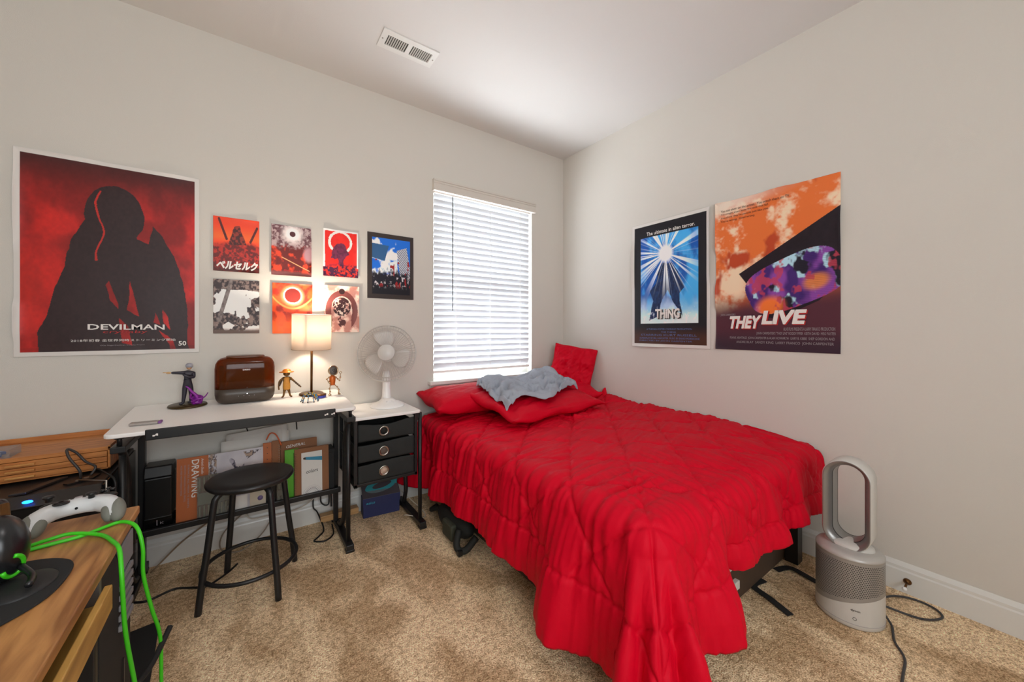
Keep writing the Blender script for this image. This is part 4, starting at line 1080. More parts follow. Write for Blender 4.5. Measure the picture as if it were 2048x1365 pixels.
cable('lamp_cord', [(-2.155, -.006, .80), (-2.157, -.010, .70), (-2.150, -.010, .58)], .0032, M['cord_black'], 'black cord hanging from the desk edge behind the GENERAL notebook')
cable('lamp_cord', [(-2.415, -.006, .80), (-2.41, -.012, .70), (-2.385, -.012, .60)], .0032, M['cord_black'], 'black cord hanging down the wall above the white papers')
OT = Thing('wall_outlet', 'white wall outlet between the side table and the bed', 'outlet', (-1.420, 0, .43))
build('plate', MB().box(-.036, .036, -.006, 0, -.060, .060), M['trim'], OT, bevel=.002)
for zz in (-.022, .022): build('socket', MB().box(-.016, .016, -.0075, -.005, zz-.014, zz+.014), M['whitep'], OT, bevel=.002)

# ------------------------------------------------------------------ left side: computer case, drawer box, wood desk
PC = Thing('computer_case', 'wide black computer case with louvred top and blue power light, left corner', 'computer', (-3.10, -.28, 0))
px0, px1, py0, py1, pz = -3.36, -2.835, -.535, -.02, .600
satin = mat('satin_black', '#2c2725', .38, var=.08, scale=20)
build('body', MB().box(px0, px1, py0, py1, .012, pz-.03), M['blackp'], PC, world=True, bevel=.006)
build('top_panel', MB().prism([(py0-.008, pz-.038), (py0+.03, pz-.006), (py1, pz), (py1, pz-.03), (py0, pz-.045)], 'x', px0, px1), satin, PC, world=True, bevel=.003)
for (xx, yy) in ((px0+.05, py0+.05), (px1-.05, py0+.05), (px0+.05, py1-.05), (px1-.05, py1-.05)):
    build('foot', MB().lathe([(.02, 0), (.02, .013)], (xx, yy, 0), 16), M['blackp'], PC, world=True)
for i in range(7): build('louvre', MB().obox((-3.20, -.475+.020*i, pz+.003), (.22-.012*i, .008, .006), Matrix.Identity(3)), M['blackp'], PC, world=True)
build('raised_rib', MB().prism([(-3.06, -.50), (-2.985, -.37), (-2.955, -.37), (-3.02, -.50)], 'z', pz-.004, pz+.004), satin, PC, world=True, bevel=.002)
build('port_recess', MB().prism([(-2.945, -.46), (-2.93, -.475), (-2.875, -.44), (-2.865, -.39), (-2.885, -.385)], 'z', pz-.004, pz+.0015), M['blackp'], PC, world=True)
build('port', MB().box(-2.918, -2.905, -.448, -.436, pz, pz+.003), M['steel'], PC, world=True)
build('port', MB().box(-2.902, -2.888, -.430, -.418, pz, pz+.003), M['steel'], PC, world=True)
build('power_light', MB().ball((-3.005, -.538, pz-.020), .008, sc=(1.6, .5, .7)), emis('led_blue', '#1466ff', 7), PC, world=True)
build('side_panel', MB().prism([(py0+.01, .02), (py1, .02), (py1, pz-.01), (py0+.02, pz-.01)], 'x', px1, px1+.006), mat('smoked_panel', '#121214', .08, var=0), PC, world=True)
build('panel_rail', MB().tube([(px1+.012, py0+.015, .30), (px1+.012, py0+.02, pz+.004), (px1-.07, py0+.075, pz+.006)], .004, 6), M['steel'], PC, world=True)
cable('usb_cable', [(-2.905, -.445, .606), (-2.905, -.455, .64), (-2.935, -.44, .69), (-2.945, -.42, .718), (-2.925, -.41, .70), (-2.90, -.41, .66), (-2.87, -.43, .64), (-2.88, -.44, .612)], .0042, mat('cable_grey', '#3a3532', .45), 'dark grey cable looping up from the ports on the computer case')
cable('usb_cable', [(-2.885, -.405, .612), (-2.87, -.41, .625), (-2.84, -.46, .622), (-2.80, -.52, .600), (-2.797, -.53, .52), (-2.795, -.54, .40)], .0036, M['cord_black'], 'black cable running off the right edge of the computer case')

FC_ = Thing('drawer_box', 'low orange-brown wooden art box with three flat drawers on the computer case', 'drawer box', (-3.03, -.19, .6065))
oak = wood('orange_oak', '#a8642c', '#c98546', 'X', 5)
fx0, fx1, fy0, fy1 = -.30, .185, -.165, .165
b = MB().box(fx0, fx1, fy0, fy1, 0, .006).box(fx0, fx0+.008, fy0, fy1, 0, .094).box(fx1-.008, fx1, fy0, fy1, 0, .094).box(fx0, fx1, fy1-.008, fy1, 0, .100)
b.box(fx0, fx1, fy0, fy1, .074, .080).box(fx0, fx1, fy0, fy0+.006, .078, .090)
build('carcass', b, oak, FC_, bevel=.0015)
for i in range(3):
    d = build('drawer', MB().box(fx0+.009, fx1-.009, fy0-.003, fy0+.006, .007+.0225*i, .0275+.0225*i).box(fx0+.012, fx1-.012, fy0, fy1-.01, .007+.0225*i, .010+.0225*i), oak, FC_, bevel=.001)
    build('pull', MB().obox((-.045, fy0-.009, .0175+.0225*i), (.070, .012, .007), Matrix.Identity(3)), wood('pull_wood_%d' % i, '#b87a3c', '#dba25c', 'X', 5), d, bevel=.0015)
AB = Thing('acrylic_box', 'small clear box of blue and red bits on the wooden art box', 'box', (-3.185, -.255, .6870))
build('box', MB().box(-.075, .065, -.045, .045, 0, .030), clear('acrylic', '#e8ecef', .14, .05), AB)
rng = random.Random(3)
for k in range(16):
    col = rng.choice(('#25407e', '#2c4a92', '#a03426', '#7d8aa8'))
    build('bit', MB().obox((rng.uniform(-.06, .04), rng.uniform(-.032, .032), rng.uniform(.007, .017)), (.022, .012, .010), Matrix.Rotation(rng.uniform(0, 3), 3, 'Z') @ Matrix.Rotation(rng.uniform(-.4, .4), 3, 'X')), mat('bit_%d' % k, col, .4), AB, bevel=.002)

WD = Thing('computer_desk', 'wood-topped desk with black legs and a keyboard tray at the left edge', 'desk', (-2.9, -1.7, 0))
dz = .680; dxr = -2.638; dyf = -1.088
dwood = wood('desk_laminate', '#8a5a30', '#bf8a52', 'Y', 4, .38, 10)
build('desktop', MB().box(-3.50, dxr, -2.30, dyf, dz-.022, dz), dwood, WD, world=True, bevel=.003)
tr_ = build('keyboard_tray', MB().box(-3.30, dxr+.010, -2.28, -1.440, .598, .614), wood('tray_wood', '#8f6a2e', '#b88c44', 'Y', 4, .45, 10), WD, world=True, bevel=.002)
tr_['_loc'] = WD.loc
build('tray_front', MB().box(dxr+.006, dxr+.018, -2.28, -1.440, .598, .648), wood('tray_front_wood', '#9c7434', '#c4984e', 'Y', 4, .45, 10), tr_, world=True, bevel=.002)
build('tray_slide', MB().box(-3.0, dxr-.004, -1.428, -1.412, .600, .656), mat('slide_grey', '#7a746e', .4, .5), WD, world=True)
build('leg', MB().box(-3.10, -2.652, -1.408, -1.388, .0, .657), M['black'], WD, world=True, bevel=.003)
build('leg', MB().box(-3.10, -2.66, -2.28, -2.255, .0, .657), M['black'], WD, world=True, bevel=.003)
build('brace', MB().tube([(-2.70, -1.42, .50), (-2.70, -2.0, .02)], .014, 4), mat('brace_grey', '#4a4a4a', .5), WD, world=True)
build('leg', MB().box(-3.46, -3.43, -2.25, -1.12, .0, .657), M['black'], WD, world=True)
CT = Thing('computer_tower', 'black computer tower with grey slatted vents under the end of the wood desk', 'computer', (-2.78, -1.24, 0))
tx = -2.656
build('body', MB().box(-2.88, tx-.004, -1.375, -1.100, .012, .640), M['blackp'], CT, world=True, bevel=.005)
build('front_frame', MB().box(tx-.004, tx+.002, -1.372, -1.104, .02, .632), M['blackm'], CT, world=True, bevel=.002)
b = MB(); gry = mat('vent_grey', '#8b8d92', .45)
build('vent_cap', MB().prism([(-1.106, .628), (-1.106, .556), (-1.205, .560), (-1.245, .628)], 'x', tx+.002, tx+.008), gry, CT, world=True, bevel=.002)
for i in range(6):
    z = .542-.024*i; w_ = .062-.002*i
    build('vent_slat', MB().prism([(-1.108, z), (-1.108, z-.014), (-1.215-.002*i, z-.002), (-1.215-.002*i, z+.012)], 'x', tx+.002, tx+.009), gry, CT, world=True, bevel=.001)
build('trim_strip', MB().box(tx+.002, tx+.006, -1.190, -1.184, .05, .33), satin, CT, world=True)
for (xx, yy) in ((-2.86, -1.13), (-2.69, -1.13), (-2.86, -1.35), (-2.69, -1.35)): build('foot', MB().box(xx-.015, xx+.015, yy-.015, yy+.015, 0, .013), M['blackp'], CT, world=True)
MT = build('floor_board', MB().prism([(-3.0, -.56), (-2.676, -.505), (-2.655, -.84), (-3.0, -.90)], 'z', 0.0, .006), M['blackm'], bevel=.001)
tag(MT, 'thin dark board lying on the carpet beside the hanging green cables', 'board')

# mouse pad, controller, headset, green cables
pts = [(-3.05, -1.52), (-2.86, -1.60), (-2.76, -1.575), (-2.710, -1.530), (-2.688, -1.480), (-2.684, -1.410), (-2.694, -1.365), (-2.72, -1.335), (-2.76, -1.315), (-2.83, -1.31), (-2.95, -1.33), (-3.05, -1.40)]
sp = smoothpath([(x, y, 0) for x, y in pts]+[(pts[0][0], pts[0][1], 0)], 5)[:-1]
MP_ = Thing('mouse_pad', 'rounded black wrist-rest mouse pad on the wood desk', 'mouse pad', (-2.85, -1.45, dz))
build('mat', MB().prism([(p[0]+2.85, p[1]+1.45) for p in sp], 'z', .0004, .005), mat('pad_black', '#1a1a1b', .85), MP_, bevel=.002)
build('wrist_hump', MB().lathe([(.052, .0035), (.048, .008), (.035, .012), (.018, .0145), (0, .015)], (.110, .02, 0), 28, sx=.85, sy=1.1), mat('pad_gel', '#1c1c1d', .6), MP_)

GC = Thing('game_controller', 'white game controller with grey grips at the far end of the wood desk', 'game controller', (-2.744, -1.128, dz), math.radians(6))
cw = mat('controller_white', '#d3d5d6', .42, var=.01)
me_nodes = [(0, 0, .044, .0175), (-.026, 0, .045, .020), (.026, 0, .045, .020), (-.050, -.004, .046, .025), (.050, -.004, .046, .025),
            (-.062, -.028, .038, .0225), (.062, -.028, .038, .0225), (-.070, -.055, .028, .0185), (.070, -.055, .028, .0185), (-.075, -.078, .018, .013), (.075, -.078, .018, .013), (0, .012, .046, .013), (-.04, .016, .046, .013), (.04, .016, .046, .013)]
shell = skin('shell', me_nodes, [(0,1),(0,2),(1,3),(2,4),(3,5),(4,6),(5,7),(6,8),(7,9),(8,10),(0,11),(3,12),(4,13)], cw, GC, 2)
gm = mat('grip_grey', '#77786f', .8, bump=.2, bscale=1500)
for s_ in (-1, 1):
    Mg = Matrix.Rotation(s_*math.radians(8), 3, 'Z') @ Matrix.Rotation(math.radians(22), 3, 'X')
    build('grip', MB().ball((s_*.0715, -.047, .0285), .0345, sc=(.52, 1.12, .62), n=24, M=Mg), gm, GC)
    build('grip', MB().ball((s_*.0560, -.047, .0265), .0300, sc=(.42, 1.05, .60), n=24, M=Mg), gm, GC)
    build('thumbstick', MB().lathe([(.006, 0), (.006, .008), (.010, .009), (.0105, .013), (.008, .0145), (0, .0135)], ((-.048, .000, .067) if s_ < 0 else (.024, -.012, .060)), 18), M['blackp'], GC)
build('direction_pad', MB().lathe([(.0145, 0), (.0145, .003), (.010, .004), (0, .0025)], (-.026, -.014, .0600), 24).box(-.030, -.022, -.025, -.003, .061, .065).box(-.037, -.015, -.018, -.010, .061, .065), M['blackp'], GC)
for (px, py) in ((.052, -.014), (.061, -.002), (.043, -.002), (.052, .010)): build('face_button', MB().lathe([(.0048, 0), (.0046, .004), (0, .005)], (px, py, .068), 14), M['blackp'], GC)
for px in (-.010, .010): build('menu_button', MB().ball((px, .0, .0615), .003, n=8, sc=(1.3, 1, .7)), M['blackp'], GC)
build('logo_button', MB().lathe([(.0075, 0), (.007, .003), (0, .0035)], (0, .008, .0595), 18), M['pale'], GC)
for s_ in (-1, 1): build('bumper', MB().ball((s_*.045, .026, .046), .018, sc=(1.3, .5, .5)), M['blackp'], GC)
build('audio_jack', MB().lathe([(0, .0), (.0028, 0), (.0028, .004)], (0, -.0195, .044), 12, M=Matrix.Rotation(PI/2, 3, 'X')), M['blackp'], GC)

HS = Thing('headset', 'black gaming headset with a green accent at the left edge of the wood desk', 'headset', (-2.780, -1.392, dz+.0055), math.radians(20))
HS.o.scale = (1.12, 1.12, 1.12)
hm = mat('headset_black', '#17181a', .28, var=.03)
build('ear_cup', MB().ball((0, 0, .058), .046, sc=(.72, 1.0, 1.22), n=28), hm, HS)
build('ear_cushion', MB().tube([(-.026, .036*math.cos(a_), .063+.046*math.sin(a_)) for a_ in np.linspace(0, 2*PI, 25)[:-1]], .014, 10, closed=True), mat('cushion', '#141414', .7), HS)
build('ear_cup', MB().ball((-.16, .01, .058), .046, sc=(.72, 1.0, 1.22), n=28), hm, HS)
build('ear_cushion', MB().tube([(-.134, .01+.036*math.cos(a_), .063+.046*math.sin(a_)) for a_ in np.linspace(0, 2*PI, 25)[:-1]], .014, 10, closed=True), mat('cushion_b', '#141414', .7), HS)
build('headband', MB().tube(smoothpath([(0, .03, .10), (.0, .07, .115), (-.03, .13, .09), (-.08, .16, .07), (-.13, .14, .09), (-.16, .08, .115), (-.16, .03, .10)]), .011, 8), hm, HS)
build('yoke', MB().obox((.006, .030, .108), (.012, .040, .016), Matrix.Rotation(.5, 3, 'X')), M['bronze'], HS, bevel=.003)
build('green_accent', MB().tube([(.012+.011*math.cos(a_), -.0465*math.sqrt(max(.02, 1-((.036+.019*math.sin(a_)-.058)/.056)**2-((.012+.011*math.cos(a_))/.033)**2)), .036+.019*math.sin(a_)) for a_ in np.linspace(-2.9, 1.5, 16)], .0034, 8), M['green'], HS)
build('microphone_boom', MB().tube(smoothpath([(.02, -.03, .03), (.03, -.06, .020), (.025, -.09, .018)]), .005, 8), hm, HS)

GCb = Thing('headset_cable', 'doubled bright green cable crossing the wood desk and hanging to the floor', 'cable', (-2.62, -1.35, dz))
r_ = .0042
c1 = [(-2.830, -1.262, dz+.006), (-2.79, -1.255, dz+.005), (-2.755, -1.248, dz+.005), (-2.715, -1.240, dz+.005), (-2.690, -1.222, dz+.005), (-2.658, -1.203, dz+.006), (-2.632, -1.225, dz+.006), (-2.614, -1.25, dz-.006), (-2.604, -1.262, dz-.05), (-2.604, -1.255, .56), (-2.592, -1.235, .46), (-2.580, -1.205, .36), (-2.578, -1.20, .22), (-2.575, -1.15, .10), (-2.57, -1.10, .008), (-2.60, -1.02, .006)]
c2 = [(-2.850, -1.245, dz+.006), (-2.805, -1.238, dz+.005), (-2.762, -1.236, dz+.012), (-2.729, -1.232, dz+.013), (-2.678, -1.256, dz+.005), (-2.645, -1.315, dz+.0055), (-2.626, -1.36, dz+.003), (-2.617, -1.39, dz-.03), (-2.614, -1.395, dz-.08), (-2.612, -1.38, .50), (-2.605, -1.34, .36), (-2.598, -1.30, .22), (-2.575, -1.27, .10), (-2.55, -1.24, .008), (-2.58, -1.12, .006)]
build('strand', MB().tube(smoothpath(c1), r_, 8), M['green'], GCb, world=True)
build('strand', MB().tube(smoothpath(c2), r_, 8), M['green'], GCb, world=True)
build('hook_tie', MB().tube(smoothpath([(-2.612, -1.345, .345), (-2.590, -1.27, .335), (-2.575, -1.20, .345), (-2.565, -1.17, .36)]), .007, 6), mat('tie_black', '#161616', .8), GCb, world=True)

# ------------------------------------------------------------------ bed
BD = Thing('bed', 'full-size mattress on a low brown box base in the corner under the red comforter', 'bed', (-.72, -.96, 0))
build('box_base', MB().box(-1.33, -.05, -1.80, -.06, .0, .20), mat('base_brown', '#4a392c', .7, var=.1), BD, world=True, bevel=.01)
build('mattress', MB().box(-1.395, -.035, -1.86, -.03, .20, .545), mat('mattress_white', '#c9c4be', .8, var=.05), BD, world=True, bevel=.05, seg=4)
for (xx, yy) in ((-.14, -1.835),): build('leg', MB().box(xx-.03, xx+.03, yy-.025, yy+.03, 0, .20), M['black'], BD, world=True)

def comforter():
    BXL, BYF, ZT = -1.400, -1.872, .578       # edge lines of the bed top
    R = .085
    A0, A1 = 1.392, .435                      # across the top, over the left edge
    B0, B1 = 1.80, .40
    ns, nt_ = 300, 350
    a = np.linspace(-A0, A1, ns); b = np.linspace(-B0, B1, nt_); A, B = np.meshgrid(a, b)
    # skirt length varies
    def prof(r, flare):
        r = np.maximum(r, 0); q = R*PI/2
        out = np.where(r < q, R*np.sin(np.minimum(r, q)/R), R+(r-q)*flare)
        dn = np.where(r < q, R*(1-np.cos(np.minimum(r, q)/R)), R+(r-q)*np.sqrt(1-flare**2))
        return out, dn
    ea, eb = A+R*.55, B+R*.55                 # start bending a little before the edge
    pa, pb = np.maximum(ea, 0), np.maximum(eb, 0)
    rho = np.hypot(pa, pb); phi = np.arctan2(pb, np.maximum(pa, 1e-9)); phi = np.where(rho < 1e-6, 0, phi)
    corner = (pa > 0) & (pb > 0)
    ph = np.degrees(phi)
    fl = .10+corner*(.26*np.exp(-((ph-13)/11)**2)+.34*np.exp(-((ph-46)/20)**2)+.34*np.exp(-((ph-80)/9)**2)-.02)
    # outward folds along the straight skirts
    Y0 = BYF-np.minimum(B, 0)*-1; yw = BYF+(-np.minimum(eb, 0)); xw = BXL+(-np.minimum(ea, 0))
    g = lambda x, c, w: np.exp(-((x-c)/w)**2)
    left = (pb <= 0) & (pa > 0); foot = (pa <= 0) & (pb > 0)
    fold_l = .27*g(yw, -1.60, .10)+.12*g(yw, -1.20, .07)-.06*g(yw, -1.36, .07)+.08*g(yw, -.85, .09)+.05*g(yw, -.52, .08)+.30*g(yw, -.16, .09)-.12*g(yw, -.34, .06)
    fold_f = .24*g(xw, -1.19, .08)-.16*g(xw, -1.05, .05)+.10*g(xw, -.70, .06)-.05*g(xw, -.55, .06)+.07*g(xw, -.42, .05)+.06*g(xw, -.2, .06)
    join_l = sstep(-.22, 0, eb); join_f = sstep(-.22, 0, ea)
    c_l = .26*math.exp(-(13/11)**2)+.34*math.exp(-(46/20)**2)-.02; c_f = .34*math.exp(-(10/9)**2)+.34*math.exp(-(44/20)**2)-.02
    fl = fl+left*(fold_l*(1-join_l)+c_l*join_l)+foot*(fold_f*(1-join_f)+c_f*join_f)
    out, dn = prof(rho, np.clip(fl, -.05, .75))
    dirx, diry = np.cos(phi), np.sin(phi)
    X = np.where(ea > 0, BXL+R*.55-out*dirx, BXL-A)
    Y = np.where(eb > 0, BYF+R*.55-out*diry, BYF-B)
    only_l = (ea > 0) & (eb <= 0); only_f = (ea <= 0) & (eb > 0)
    X = np.where(only_l, BXL+R*.55-out, X); Y = np.where(only_f, BYF+R*.55-out, Y)
    Z = ZT-dn
    # hem length varies along the sides (shorten by pulling cloth up)
    hem_l = .02*np.sin(yw*5.0)-.02*g(yw, -.12, .12)+.02
    Z = Z+np.where(left, (hem_l-.055*sstep(-1.47, -1.60, yw))*(pa/A1)**2, 0)+np.where(foot, (-.015+.115*sstep(-1.19, -1.08, xw)-.03*sstep(-.3, 0, xw))*(pb/B1)**2, 0)+np.where(corner, -.035*(rho/.42)**2, 0)
    top = (ea <= 0) & (eb <= 0)
    # crown of the bed top, lower to the wall side, lift at head
    Z = Z+.018*sstep(0, .35, -ea)*sstep(0, .35, -eb)
    Z = Z+.022*sstep(-1.15, -1.39, A)*sstep(0, -.4, eb)+.025*sstep(-1.2, -1.36, A)*sstep(-1.0, -1.4, B)
    # outward / upward normal offsets for quilting, puckers and wrinkles
    nxv = np.gradient(X, axis=1); 
    P_ = np.stack([X, Y, Z], -1); du = np.gradient(P_, axis=1); dv = np.gradient(P_, axis=0)
    N_ = np.cross(du, dv); N_ /= np.maximum(np.linalg.norm(N_, axis=-1, keepdims=True), 1e-9)
    if N_[50, 50, 2] < 0: N_ = -N_
    kk = .352; wob = .012*(fbm(A*3, B*3, 4, 2)-.5)
    bord_a, bord_b = A-(A1-.185)-wob, B-(B1-.165)-wob
    d1 = np.abs(((A-B+wob)/kk+.5+100) % 1-.5)*kk*.707; d2 = np.abs(((A+B+wob+.03)/kk+.5+100) % 1-.5)*kk*.707
    dl = np.minimum(d1, d2)
    inside = (bord_a < 0) & (bord_b < 0)
    db = np.where((bord_b < 0) | (bord_a > bord_b), np.abs(bord_a), np.abs(bord_b))
    db = np.minimum(np.where(bord_b < .0, np.abs(bord_a), 9), np.where(bord_a < .0, np.abs(bord_b), 9)); db = np.minimum(db, 9)
    dl = np.where(inside, dl, 9.0); dd = np.minimum(dl, db)
    dd = np.minimum(dd, np.minimum(np.abs(A1-A), np.abs(B1-B))+.006)
    puff = .011*np.sqrt(np.clip(dd/.085, 0, 1))-.006*np.exp(-(dd/.007)**2)
    # puckers: fine ridges, fading away from seams; run down the skirts and across the top
    run_l = fbm(A*4+fbm(A*5, B*5, 8, 2)*1.2, B*44, 31, 2)-.5; run_f = fbm(A*44, B*4+fbm(A*5, B*5, 8, 2)*1.2, 33, 3)-.5
    wl = sstep(-.55, -.10, A)*sstep(.2, -.3, B); wf = sstep(-.55, -.05, B)*sstep(.1, -.2, A)
    run_t = fbm((A+B*.35)*5, (B-A*.35)*30, 35, 3)-.5
    wt_ = 1-np.clip(wl+wf, 0, 1)
    pk = (run_l*wl+run_f*wf+run_t*wt_)
    amp = .011*np.exp(-dd/.05)+.0075
    off = puff+pk*amp*1.9*np.where(corner, .45, 1.0)
    # diagonal long wrinkles and a crumpled patch near the pillows
    cr = g(A, -.78, .30)*g(B, -1.18, .26)
    n1 = np.abs(fbm(A*9+3, B*9, 61, 4)-.5); off = off+cr*(.022-.10*n1)
    ridge = np.exp(-((B+1.08+.25*(A+.78)+.05*np.sin(A*9))/.03)**2)*g(A, -.80, .28); off = off+.014*ridge
    off = off+.010*(fbm(A*4, B*4, 71, 3)-.5)*top
    # soft vertical swells on the hanging part
    off = off+.012*np.sin(yw*23+2*fbm(yw*4, yw*0, 5, 2))*left*sstep(.10, .45, pa)+.010*np.sin(xw*26+1)*foot*sstep(.10, .40, pb)
    off = off+np.where(corner, .010*np.sin(phi*10)*sstep(.15, .5, rho), 0)
    P_ = P_+N_*off[..., None]
    X, Y, Z = P_[..., 0], P_[..., 1], P_[..., 2]
    Z = np.where(Z < .012, .012+.003*fbm(A*20, B*20, 3, 2), Z); X = np.minimum(X, -.016)
    return X, Y, Z, A, B
X, Y, Z, A, B = comforter()
cf = gridmesh('comforter', X, Y, Z, M['red'], None, solid=.009)
tag(cf, 'bright red quilted comforter spread over the bed and hanging to the carpet', 'comforter')

def pillow(name, loc, size, rot, m, seed, label, cat='pillow', pinch=.10, wr=.010, group=None):
    """rot: Matrix 3x3"""
    n = 56; u = np.linspace(-1, 1, n); A, B = np.meshgrid(u, u)
    w_, l_, h_ = size
    ax = A*(1-pinch*(1-B**2)*.5)*w_/2; by = B*(1-pinch*(1-A**2)*.5)*l_/2
    t = np.clip((1-np.abs(A)**2.6), 0, 1)*np.clip((1-np.abs(B)**2.6), 0, 1)
    hh = h_/2*t**.42
    wr_ = wr*(fbm(A*3+seed, B*3, seed, 4)-.5)*2*t**.3+wr*.6*(fbm((A+B)*1.5, (A-B)*9+seed, seed+5, 3)-.5)*t**.2
    edge = .012*np.sin(A*7+seed)*(np.abs(B) > .9)+.010*np.sin(B*6+seed)*(np.abs(A) > .9)
    top = np.stack([ax, by, hh+wr_+edge*(1-t)], -1); bot = np.stack([ax, by, -hh*.8+edge*(1-t)], -1)
    V = []; F = []; idx = {}
    def vid(p, key):
        if key not in idx: idx[key] = len(V); V.append(p)
        return idx[key]
    for s, G in ((0, top), (1, bot)):
        for i in range(n-1):
            for j in range(n-1):
                q = []
                for (ii, jj) in ((i, j), (i, j+1), (i+1, j+1), (i+1, j)):
                    e = ii in (0, n-1) or jj in (0, n-1)
                    q.append(vid(tuple(G[ii, jj]), (ii, jj) if e else (ii, jj, s)))
                F.append(tuple(q) if s == 0 else tuple(reversed(q)))
    V = [tuple(rot @ Vector(v)) for v in V]
    o = build(name, MB().add(V, F, smooth=True), m)
    o.location = loc
    return tag(o, label, cat, group)
RX = lambda d: Matrix.Rotation(math.radians(d), 3, 'X')
RY = lambda d: Matrix.Rotation(math.radians(d), 3, 'Y')
RZ = lambda d: Matrix.Rotation(math.radians(d), 3, 'Z')
pillow('pillow', (-1.085, -.245, .690), (.70, .44, .185), RZ(-4) @ RX(4), M['red'], 3, 'plump red pillow at the head of the bed, nearest the side table')
pillow('pillow', (-.765, -.560, .690), (.88, .52, .120), RZ(6) @ RX(10), M['red'], 9, 'flat red pillow in the middle of the bed beneath the grey cloth', wr=.018)
pillow('pillow', (-.330, -.300, .680), (.58, .42, .150), RZ(-22) @ RX(8), M['red'], 14, 'red pillow lying against the corner behind the grey cloth')
pillow('pillow', (-.150, -.265, .835), (.37, .40, .11), RZ(-57) @ RX(74) @ RZ(-9), M['red'], 22, 'red pillow propped upright in the corner of the room', pinch=.05, wr=.035)
tag(build('pillowcase_corner', MB().add([(-.012, -.47, .60), (-.012, -.545, .60), (-.012, -.515, .715), (-.045, -.455, .60), (-.050, -.535, .60), (-.030, -.500, .690)], [(0,1,2),(3,5,4),(0,2,5,3),(1,4,5,2),(0,3,4,1)]), M['red'], bevel=.008, seg=3), 'pointed red pillowcase corner standing against the right wall', 'pillowcase')
tag(build('paper_scrap', MB().add([(-.055, -.40, .605), (-.06, -.475, .61), (-.050, -.455, .672), (-.045, -.40, .66)], [(0,1,2,3)]), M['paper'], solid=.004), 'scrap of white cloth between the corner pillow and the pointed red pillowcase', 'cloth')

# crumpled grey pillowcase over the middle pillow
far = [(-1.105, -.300, .775), (-1.03, -.215, .790), (-.90, -.19, .800), (-.76, -.23, .772), (-.62, -.22, .790), (-.50, -.22, .815), (-.40, -.27, .800), (-.36, -.36, .755), (-.335, -.45, .735)]
near = [(-1.150, -.740, .690), (-1.10, -.730, .712), (-1.02, -.70, .735), (-.93, -.735, .735), (-.85, -.795, .722), (-.74, -.735, .738), (-.62, -.66, .745), (-.50, -.60, .745), (-.40, -.57, .735)]
fa = np.array(smoothpath(far, 10)); ne = np.array(smoothpath(near, 10)); n = len(fa); m_ = 60
t = np.linspace(0, 1, m_)[:, None, None]
G = fa[None]*(1-t)+ne[None]*t
S, Tt = np.meshgrid(np.linspace(0, 1, n), np.linspace(0, 1, m_))
body = np.sin(PI*np.clip(Tt, 0, 1))
cr1 = np.abs(fbm(S*9+Tt*3, Tt*5-S*4, 301, 4)-.5); cr2 = np.abs(fbm(S*5+2, Tt*4+S*5, 311, 3)-.5)
G[..., 2] += .020*body-.16*cr1*(.35+.65*body)-.10*cr2*(.35+.65*body)+.046+.035*np.exp(-((S-.72)/.14)**2-((Tt-.25)/.3)**2)
G[..., 1] += .030*(fbm(S*8, Tt*2, 7, 3)-.5)*np.abs(Tt-.5)*2; G[..., 0] += .040*(fbm(S*2, Tt*7, 9, 3)-.5)*np.abs(S-.5)*2
G[..., 2] -= .018*(sstep(.93, 1, Tt)+sstep(.07, 0, Tt)+sstep(.05, 0, S)+sstep(.95, 1, S))
tag(gridmesh('pillowcase', G[..., 0], G[..., 1], G[..., 2], M['grey_cloth'], None, solid=.005), 'crumpled blue-grey pillowcase lying over the middle red pillow', 'pillowcase')

# ------------------------------------------------------------------ under and beside the bed
BG = Thing('bag', 'dark bag pushed under the left side of the bed', 'bag', (-1.412, -.62, 0))
gv = mat('bag_dark', '#1c1d1a', .75, var=.3, scale=30)
build('body', MB().ball((0, .02, .075), .075, sc=(.92, 2.5, .95), n=20), gv, BG)
build('pocket', MB().box(-.085, -.05, -.10, .02, .02, .11), mat('bag_olive', '#3a3d30', .8, var=.2), BG, bevel=.012, seg=3)
build('strap', MB().tube(smoothpath([(-.06, -.14, .10), (-.09, -.17, .05), (-.08, -.19, .022), (-.05, -.21, .03), (.0, -.22, .08)]), .018, 8), gv, BG)
build('buckle', MB().box(-.10, -.075, -.215, -.185, .005, .035), M['blackp'], BG, bevel=.004)
build('strap_loop', MB().tube(smoothpath([(-.02, .17, .09), (-.035, .24, .06), (-.025, .30, .03), (.0, .27, .06)]), .014, 8), gv, BG)
def flatstrap(pts, wd, label):
    p = smoothpath(pts, 8); vs = []; fs = []
    for i, q in enumerate(p):
        d = Vector(p[min(i+1, len(p)-1)])-Vector(p[max(i-1, 0)]); s_ = Vector((-d.y, d.x, 0)).normalized()*wd/2
        vs += [tuple(Vector(q)+s_), tuple(Vector(q)-s_)]
    fs = [(2*i, 2*i+1, 2*i+3, 2*i+2) for i in range(len(p)-1)]
    return tag(build('strap', MB().add(vs, fs), M['blackm'], solid=.003), label, 'strap')
flatstrap([(-.44, -1.812, .010), (-.52, -1.80, .008), (-.555, -1.88, .010), (-.590, -1.965, .008)], .030, 'short black webbing strap end lying flat on the carpet by the bed foot')
flatstrap([(-.31, -1.815, .008), (-.27, -1.83, .010), (-.235, -1.86, .010), (-.255, -1.96, .008)], .030, 'black webbing strap running from the bed to the air purifier')
tag(build('cloth_tag', MB().box(-.775, -.735, -1.835, -1.815, .10, .135), M['paper'], bevel=.003), 'small white tag at the brown bed base below the comforter hem', 'tag')

